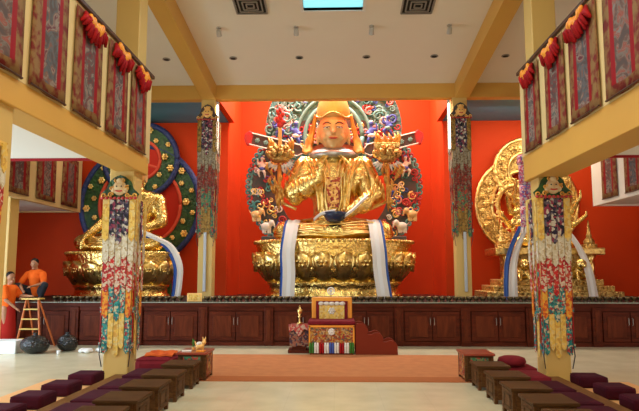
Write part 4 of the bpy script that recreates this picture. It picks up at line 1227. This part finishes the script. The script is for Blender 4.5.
TX, TY, TZ = -.07, 12.42, .0
t = thing('teaching_throne', (TX, TY, TZ), 'brocade-covered wooden throne with orange backrest in front of the altar', 'throne')
MB().bb(TX - .43, TX + .43, TY - .36, TY + .36, TZ, .58).build('throne_base', M['throne_wood'], t, bevel=.01)
m = MB().bb(TX - .45, TX + .45, TY - .39, TY - .365, .22, .575)
fc = m.build('front_cloth', BR_MULTI, t)
m = MB().bb(TX - .45, TX - .42, TY - .405, TY - .39, .16, .56).bb(TX + .42, TX + .45, TY - .405, TY - .39, .16, .56).bb(TX - .45, TX + .45, TY - .405, TY - .39, .535, .575)
m.build('cloth_edging', M['throne_orange'], fc)
m = MB(); rosette_mesh(m, TX, .45, TY - .40, .075, 8); m.build('wheel_emblem', M['khata'], fc, smooth=True)
cols_ = [M['green_leaf'], M['khata'], M['silk_red'], M['khata'], M['scroll_blue'], M['khata'], M['silk_red'], M['khata'], M['green_leaf']]
for q in range(18):
    x = TX - .42 + q * .0495
    MB().tube([(x, TY - .40, .24), (x, TY - .41, .17), (x, TY - .40, .04)], [.018, .026, .022], 8).build('tassel', cols_[(q // 2) % 9], fc)
MB().bb(TX - .47, TX + .47, TY - .42, TY + .38, .58, .66).build('seat_cushion', M['maroon2'], t, bevel=.03)
b_ = MB().bb(TX - .42, TX + .42, TY + .24, TY + .34, .66, 1.10).build('backrest', M['throne_orange'], t, bevel=.02)
MB().bb(TX - .33, TX + .33, TY + .215, TY + .24, .66, 1.02).build('backrest_border', M['maroon2'], b_)
MB().bb(TX - .26, TX + .26, TY + .20, TY + .215, .66, .94).build('backrest_cloth', BR_YELLOW, b_)
m = MB()
for q in range(5): m.ell((TX - .22 + q * .11, TY + .19, .97), (.06, .015, .04), None, 8, 6)
rosette_mesh(m, TX, .82, TY + .195, .08); m.build('backrest_embroidery', M['white_paint'], b_, smooth=True)
# side cheek of the steps: three rounded humps going down
t = thing('throne_steps', (.85, TY, TZ), 'reddish-brown wooden steps with scalloped cloud side right of the throne', 'steps')
prof = [(0, 0), (0, .60), (.05, .615)]
for k in range(9): a = PI * .5 - k * PI * .62 / 8; prof.append((.10 + .15 * math.cos(a), .46 + .15 * math.sin(a)))
for k in range(9): a = PI * .72 - k * PI * .82 / 8; prof.append((.41 + .135 * math.cos(a), .30 + .135 * math.sin(a)))
for k in range(9): a = PI * .72 - k * PI * .80 / 8; prof.append((.69 + .135 * math.cos(a), .15 + .135 * math.sin(a)))
prof.append((.83, 0))
for yy in (TY - .40, TY + .12): MB().prism(prof, 0, .05, (.40, yy, TZ)).build('step_side', M['throne_wood'], t, bevel=.008)
for k, (x0, x1, z) in enumerate(((.41, .62, .42), (.62, .92, .28), (.92, 1.18, .14))): MB().bb(x0, x1, TY - .35, TY + .12, TZ, z).build('step', M['throne_wood'], t)
# brocade side table with gilt stand
SX = -.73
t = thing('side_table', (SX, 12.5, 0), 'small brocade-draped side table left of the throne', 'table')
MB().bb(SX - .18, SX + .18, 12.3, 12.7, .53, .56).build('table_top', M['table_red'], t)
MB().bb(SX - .14, SX + .14, 12.34, 12.66, TZ, .53).build('table_body', M['altar'], t)
m = MB().prism([(-.20, .565), (.20, .565), (.19, .16), (.10, .13), (0, .15), (-.10, .12), (-.19, .15)], -.01, .01, (SX, 12.32, 0)); m.m(1).prism([(-.21, .57), (.21, .57), (.20, .44), (.10, .48), (0, .32), (-.10, .46), (-.20, .42)], -.02, .0, (SX, 12.30, 0)); m.build('table_cloth', [BR_CLOTH, BR_PINKRED], t)
MB().bb(SX - .22, SX + .22, 12.27, 12.73, TZ, .06).build('table_plinth', M['altar'], t)
t = thing('gilt_stand', (SX, 12.5, .56), 'small gilt ornament stand on the brocade side table', 'ornament')
MB().lathe([(.06, .56), (.065, .58), (.02, .61), (.018, .68), (.04, .71), (.02, .74), (.05, .80), (.055, .85), (.02, .88), (.008, .94)], (SX, 12.5, 0), 14).build('stand_body', M['gold_smooth'], t, smooth=True)
# wheel emblem on the altar behind the throne
t = thing('wheel_emblem', (-.10, 13.9, AZ), 'small silver wheel emblem on altar above the throne', 'emblem')
m = MB(); c = ellipse(-.10, AZ + .23, .075, .075, 20); c.append(c[0]); m.tube([(a, 13.9, b) for a, b in c], .015, 6); rosette_mesh(m, -.10, AZ + .23, 13.9, .045)
m.build('wheel', M['khata'], t, smooth=True)
MB().lathe([(.05, AZ), (.05, AZ + .015), (.012, AZ + .03), (.012, AZ + .15)], (-.10, 13.9, 0), 12).build('wheel_stand', M['gold_smooth'], t)
# framed picture on the altar edge
t = thing('framed_picture', (-3.16, 13.6, AZ), 'small gold framed picture standing on altar before the left back column', 'picture')
MB().bb(-3.33, -2.99, 13.53, 13.56, AZ, AZ + .19).build('frame', M['hat'], t, bevel=.01)
MB().bb(-3.29, -3.03, 13.522, 13.53, AZ + .03, AZ + .16).build('picture', BR_YELLOW, t)
MB().prism([(0, 0), (.10, 0), (0, .12)], -.01, .01).xform(Matrix.Translation((-3.16, 13.56, AZ)) @ Matrix.Rotation(PI / 2, 4, 'Z')).build('easel_leg', M['rail'], t)


# ------------------------------------------------------------------ low tables and cushions
def low_table(x, y, w, d, h, label, redtop=False,  group='rows of low wooden tables', s=1):
    """x,y = inner front corner, w away from the aisle, d depth away from the camera"""
    x0, x1 = (x, x + w * s); xa, xb = min(x0, x1), max(x0, x1)
    t = thing('low_table', ((xa + xb) / 2, y + d / 2, 0), label, 'table', group)
    tm = M['table_red'] if redtop else M['table']
    MB().bb(xa - .02, xb + .02, y - .02, y + d + .02, h - .035, h).build('table_top', tm, t, bevel=.008)
    for px in (xa + .02, xb - .02):
        for py in (y + .02, y + d - .07): MB().bb(px - .02, px + .02, py - .0, py + .05, .0135 if redtop else 0, h - .035).build('leg', M['table2'], t)
    for q, px in ((1, xa), (1, xb - .014)):
        p = MB().bb(px, px + .014, y + .05, y + d - .07, .05, h - .05).build('side_panel', BR_MULTI if redtop else M['table2'], t, bevel=.004)
        inner = px + (.018 if (px == xb - .014) else -.004)
        m = MB(); ax = px + .014 if px != xa else px
        m.bb(ax - .006, ax + .006, y + .10, y + d - .12, .09, .11).bb(ax - .006, ax + .006, y + .10, y + d - .12, h - .11, h - .09)
        m.bb(ax - .006, ax + .006, y + .10, y + .12, .09, h - .09).bb(ax - .006, ax + .006, y + d - .14, y + d - .12, .09, h - .09)
        m.build('panel_moulding', M['table'] if not redtop else M['table_red'], p)
    f = MB().bb(xa + .04, xb - .04, y + .012, y + .024, .05, h - .035).build('front_panel', M['table2'] if not redtop else M['table'], t)
    m = MB().bb(xa + .08, xb - .08, y + .006, y + .012, h - .13, h - .06)
    m.build('apron_carving', BR_GREEN if redtop else M['table'], f)
    return t


side = {-1: 'left', 1: 'right'}
fr = [8.47, 7.62, 6.86, 6.12, 5.40]
nm_ = ['second from the altar', 'third from the altar', 'fourth from the altar', 'fifth from the altar', 'nearest the camera']
for s in (-1, 1):
    low_table(s * 1.92, 9.08, .42, .54, .42, 'red-topped low table heading the %s row, by the carpet' % side[s], True, None, s)
    for i, y in enumerate(fr):
        low_table(s * 1.97, y, .42, .46, .335, 'brown low wooden table in the %s row, %s' % (side[s], nm_[i]), False, 'low tables in the %s row' % side[s], s)


def cushion(x0, x1, y0, y1, z0, z1, label, mt, group=None, name='floor_cushion'):
    xa, xb = min(x0, x1), max(x0, x1)
    t = thing(name, ((xa + xb) / 2, (y0 + y1) / 2, z0), label, 'cushion', group)
    o = MB().bb(xa, xb, y0, y1, z0, z1).build('padding', mt, t, bevel=(z1 - z0) * .28)
    c = [(xa + .02, y0 + .02), (xb - .02, y0 + .02), (xb - .02, y1 - .02), (xa + .02, y1 - .02), (xa + .02, y0 + .02)]
    MB().tube([(a, b, z1 - (z1 - z0) * .12) for a, b in c], .008, 5).build('piping', mt, o)
    return t


for s in (-1, 1):
    for i, y in enumerate([8.42] + [f - .06 for f in fr[1:]]):
        cushion(s * 2.44, s * 2.96, y, y + .64, 0.005, .20, 'square maroon floor cushion behind the %s row table %s' % (side[s], nm_[i]), M['maroon'] if (i or s < 0) else M['maroon2'], 'cushions behind the %s tables' % side[s])
    for i, y in enumerate((8.62, 7.84, 7.10, 6.38)):
        if s < 0 or i < 4:
            cushion(s * 3.40, s * 3.80, y, y + .42, .012, .17, 'small maroon cushion in the outer %s row, %s' % (side[s], ['by the column', 'second from the column', 'third from the column', 'at the photo edge'][i]), M['maroon'], 'outer %s cushions' % side[s])
    o = MB().bb(s * 3.06, s * 3.30, 4.5, 9.15, .0, .09).build('low_plank_bench', M['plank'], bevel=.01)
    tag(o, 'long low wooden plank running between the %s cushion rows' % side[s], 'plank')
    o = MB().bb(s * 3.31, s * 4.3, 5.2, 9.15, .0, .012).build('floor_mat', M['mat']); tag(o, 'peach floor mat under the outer %s cushions' % side[s], 'mat')
# red seat with orange cloth behind the head of the left row
cushion(-2.40, -3.02, 9.12, 9.62, .005, .34, 'tall red cushion seat behind the red-topped left table', M['maroon2'])
m = MB(); xs_ = [-2.46, -2.55, -2.66, -2.78, -2.88]
ribbon(m, [(x, 9.38, .352 + .014 * (i % 2)) for i, x in enumerate(xs_)], .34, (0, 1, 0), .012)
tag(m.build('folded_cloth', M['orange_cloth']), 'folded orange cloth lying on the red seat in the left row', 'cloth')
t = cushion(2.42, 3.0, 9.12, 9.62, .005, .22, 'red square cushion seat behind the red-topped right table', M['maroon2'])
m = MB().lathe([(.10, .222), (.18, .235), (.21, .28), (.19, .335), (.12, .36), (.01, .365)], (2.66, 9.3, 0), 24)
tag(m.build('round_cushion', M['maroon2'], smooth=True), 'round plump maroon cushion on the square red seat in right row', 'cushion')

# things on the left red-topped table
tz = .42
t = thing('animal_figurine', (-2.07, 9.36, tz), 'small cream animal figurine on the red-topped left table', 'figurine')
m = MB(); x, y = -2.07, 9.36
m.ell((x, y, tz + .06), (.07, .045, .045)).ell((x + .06, y, tz + .12), (.035, .03, .035)).cap((x + .05, y, tz + .15), (x + .04, y, tz + .20), .012, .008).cap((x + .075, y, tz + .15), (x + .085, y, tz + .20), .012, .008)
for dx in (-.045, .04): m.cap((x + dx, y, tz + .04), (x + dx, y, tz + .012), .022, .02)
m.cap((x - .06, y, tz + .08), (x - .08, y, tz + .13), .015, .01)
m.build('figurine_body', M['hat'], t, remesh=.006)
MB().ell((x - .01, y, tz + .10), (.05, .04, .03)).build('saddle_cloth', M['khata'], t, smooth=True)
t = thing('green_sprig', (-2.19, 9.42, tz), 'small green sprig in a holder beside the figurine', 'plant')
MB().lathe([(.02, tz), (.025, tz + .04)], (-2.19, 9.42, 0), 10).build('holder', M['hat'], t)
m = MB()
for q in range(6): m.ell((-2.19 + .01 * math.sin(q * 2), 9.42, tz + .06 + q * .018), (.014, .01, .018), (0, math.sin(q * 2) * .6, 0), 6, 5)
m.build('leaves', M['green_leaf'], t, smooth=True)
tag(MB().box((-2.24, 9.22, tz + .008), (.14, .12, .014), (0, 0, .15)).build('paper_booklet', M['khata']), 'cream paper booklet lying on the red-topped left table', 'booklet')
tag(MB().box((-2.02, 9.20, tz + .010), (.12, .10, .018), (0, 0, -.1)).build('yellow_cloth_packet', M['silk_yellow'], bevel=.004), 'small yellow cloth packet by the figurine on the left table', 'packet')

# ------------------------------------------------------------------ left aisle: ladder, bags, box, workers
LDX, LDY = -6.55, 12.95
t = thing('step_ladder', (LDX, LDY, 0), 'orange wooden A-frame stepladder in front of the altar at left', 'ladder')
for s in (-1, 1):
    MB().tube([(LDX + s * .26 + .05, LDY - .20, 0), (LDX + s * .13, LDY, 1.03)], .022, 6).build('front_rail', M['ladder'], t)
    MB().tube([(LDX + s * .22 + .15, LDY + .35, 0), (LDX + s * .12 + .0, LDY + .04, 1.03)], .018, 6).build('rear_rail', M['ladder'], t)
for k in range(4):
    u = (k + 1) / 5; w = .26 - .13 * u
    MB().bb(LDX - w + .05 * (1 - u), LDX + w + .05 * (1 - u), LDY - .25 + .20 * u, LDY - .15 + .20 * u, u * 1.03 - .012, u * 1.03 + .012).build('tread', M['ladder2'], t)
MB().bb(LDX - .20, LDX + .20, LDY - .10, LDY + .14, 1.03, 1.06).build('top_cap', M['ladder2'], t)


def bag(x, y, r, h, label, group=None):
    t = thing('rubbish_bag', (x, y, 0), label, 'bag', group)
    m = MB(); rnd = random.Random(int(abs(x) * 100))
    m.ell((x, y, h * .42), (r, r * .8, h * .45), None, 16, 10)
    for q in range(9):
        a = rnd.uniform(0, 6.28); m.ell((x + math.cos(a) * r * .6, y + math.sin(a) * r * .45, h * rnd.uniform(.25, .6)), (r * .4, r * .35, h * .27), None, 8, 6)
    m.v = [(a, b, max(c, .0)) for a, b, c in m.v]
    m.build('bag_body', M['black'], t, remesh=.03)
    MB().lathe([(.05, h * .72), (.06, h * .86), (.03, h * .89), (.06, h * .97), (.01, h * .94)], (x, y, 0), 10).build('tied_neck', M['black'], t, smooth=True)


bag(-6.02, 12.1, .30, .42, 'large black rubbish bag on floor below the ladder')
bag(-5.52, 12.45, .22, .40, 'smaller black rubbish bag right of the large one')
t = thing('white_carton', (-6.68, 12.2, 0), 'white cardboard carton on the floor beside the rubbish bags', 'box')
MB().bb(-7.0, -6.36, 12.0, 12.4, 0, .24).build('carton_body', M['white'], t, bevel=.01)
MB().bb(-7.0, -6.69, 12.0, 12.4, .241, .25).build('lid_flap', M['white'], t); MB().bb(-6.67, -6.36, 12.0, 12.4, .241, .25).build('lid_flap', M['white'], t)
m = MB().lathe([(.028, 0), (.035, .09), (.03, .09), (.026, .01)], (-5.42, 11.85, 0), 12)
tag(m.build('paper_cup', M['white'], smooth=True), 'small white cup on the floor before the black bags', 'cup')
for i, (x, y, l) in enumerate(((-5.05, 12.2, 'crumpled white cloth on floor, left of the pair before the altar'), (-4.70, 12.3, 'crumpled white cloth on floor, right of the pair before the altar'))):
    m = MB(); rnd = random.Random(i)
    for q in range(8): m.ell((x + rnd.uniform(-.12, .12), y + rnd.uniform(-.08, .08), .045), (.08, .07, .045), (rnd.random() * .4, 0, 0), 8, 6)
    m.v = [(a, b, max(c, .0)) for a, b, c in m.v]
    tag(m.build('crumpled_cloth', M['white'], remesh=.014), l, 'cloth')
t = thing('orange_bucket', (-4.62, 12.8, 0), 'small orange and white bucket on floor left of the front column', 'bucket')
MB().lathe([(.09, 0), (.12, .17), (.11, .17), (.08, .01)], (-4.62, 12.8, 0), 18).build('bucket_body', M['orange_shirt'], t, smooth=True)
MB().lathe([(.122, .165), (.122, .20), (.05, .24), (.01, .24)], (-4.62, 12.8, 0), 18).build('bucket_lid', M['white'], t, smooth=True)


def person(label, loc, P, shirt, lower, robe=None):
    """P: joint positions relative to loc; body one remeshed surface, clothes over it"""
    T = thing('person', loc, label, 'person')
    L = Vector(loc)
    g = lambda k: L + Vector(P[k])
    m = MB()
    m.cap(g('pelvis'), g('chest'), .125, .135, 12).ell(g('chest') + Vector((0, 0, .06)), (.18, .10, .09)).cap(g('neck'), g('head'), .055, .06)
    for s in 'LR':
        m.cap(g('sh' + s), g('el' + s), .052, .042); m.cap(g('el' + s), g('wr' + s), .040, .028)
        m.cap(g('hip' + s), g('kn' + s), .085, .06); m.cap(g('kn' + s), g('an' + s), .058, .04); m.cap(g('an' + s), g('toe' + s), .042, .034)
        d = (g('wr' + s) - g('el' + s)).normalized(); sp = d.cross(Vector((0, 0, 1)))
        if sp.length < .1: sp = Vector((1, 0, 0))
        statue_hand(m, g('wr' + s) + d * .06, .07, d, sp.normalized(), (0, 0, -1))
    m.ell(g('head') + Vector((0, 0, .02)), (.078, .092, .112), None, 16, 12)
    f = Vector(P['face']).normalized(); up = Vector((0, 0, 1)); sd = f.cross(up).normalized(); hc = g('head')
    m.cap(hc + f * .088 + up * .02, hc + f * .105 - up * .012, .010, .016, 8)
    m.ell(hc + f * .055 - up * .075, (.04, .04, .03))
    for e in (-1, 1): m.ell(hc + sd * e * .08, (.015, .02, .032), None, 8, 6)
    b = m.build('body', M['skin'], T, remesh=.012)
    m = MB()
    for e in (-1, 1): m.ell(hc + f * .086 + sd * e * .030 + up * .022, (.011, .011, .007), None, 8, 6)
    m.build('eyes', M['eye_dark'], T, smooth=True)
    MB().tube([hc + f * .094 + sd * e * .022 - up * .045 for e in (-1, -.3, .3, 1)], .005, 6).build('mouth', M['lips'], T)
    MB().ell(hc + up * .060 - f * .025, (.086, .092, .085), None, 16, 10).build('hair', M['hair'], T, smooth=True)
    m = MB(); m.cap(g('pelvis'), g('chest'), .150, .160, 14).ell(g('chest') + Vector((0, 0, .06)), (.205, .125, .10))
    for s in 'LR': m.cap(g('sh' + s), g('sh' + s).lerp(g('el' + s), .75), .072, .072)
    sh = m.build('tshirt', shirt, T, remesh=.014)
    m = MB()
    for s in 'LR':
        if not robe: m.cap(g('hip' + s), g('kn' + s), .105, .082); m.cap(g('kn' + s), g('an' + s), .080, .058)
    if robe:
        z0 = L.z + .06; px, py = g('pelvis').x, g('pelvis').y
        m.lathe([(.22, z0), (.215, z0 + .3), (.19, z0 + .6), (.17, g('pelvis').z + .04), (.15, g('pelvis').z + .08)], (px, py, 0), 20, .8)
        m.build('robe', robe, T, smooth=True)
    else: m.build('trousers', lower, T, remesh=.014)
    return T, sh


# standing worker beside the ladder, facing it
person('person standing by the ladder in orange shirt and red robe, arm on ladder top', (-7.16, 13.05, 0),
       dict(pelvis=(0, 0, .88), chest=(.03, 0, 1.20), neck=(.04, 0, 1.36), head=(.06, -.01, 1.49), face=(.8, -.35, -.15),
            shL=(.06, .15, 1.28), elL=(.22, .14, 1.10), wrL=(.46, .04, 1.10), shR=(.02, -.17, 1.28), elR=(.10, -.24, 1.02), wrR=(.28, -.18, .86),
            hipL=(.0, .09, .84), knL=(.03, .10, .47), anL=(0, .10, .07), toeL=(.15, .08, .04),
            hipR=(.0, -.09, .84), knR=(.03, -.10, .47), anR=(0, -.10, .07), toeR=(.15, -.12, .04)), M['orange_shirt'], M['trouser'], M['robe_red'])
pz = AZ
T_, sh = person('person in orange shirt crouching on the altar top above the ladder', (-7.12, 14.15, pz),
       dict(pelvis=(0, .10, .22), chest=(.02, -.02, .58), neck=(.02, -.04, .72), head=(.0, -.08, .84), face=(.15, -1, -.35),
            shL=(.20, -.02, .62), elL=(.30, -.20, .40), wrL=(.14, -.36, .34), shR=(-.18, -.02, .62), elR=(-.28, -.16, .38), wrR=(-.12, -.34, .26),
            hipL=(.10, .08, .20), knL=(.34, -.22, .36), anL=(.20, -.12, .06), toeL=(.24, -.26, .04),
            hipR=(-.10, .08, .20), knR=(-.32, -.22, .34), anR=(-.18, -.12, .06), toeR=(-.20, -.26, .04)), M['orange_shirt'], M['trouser'])
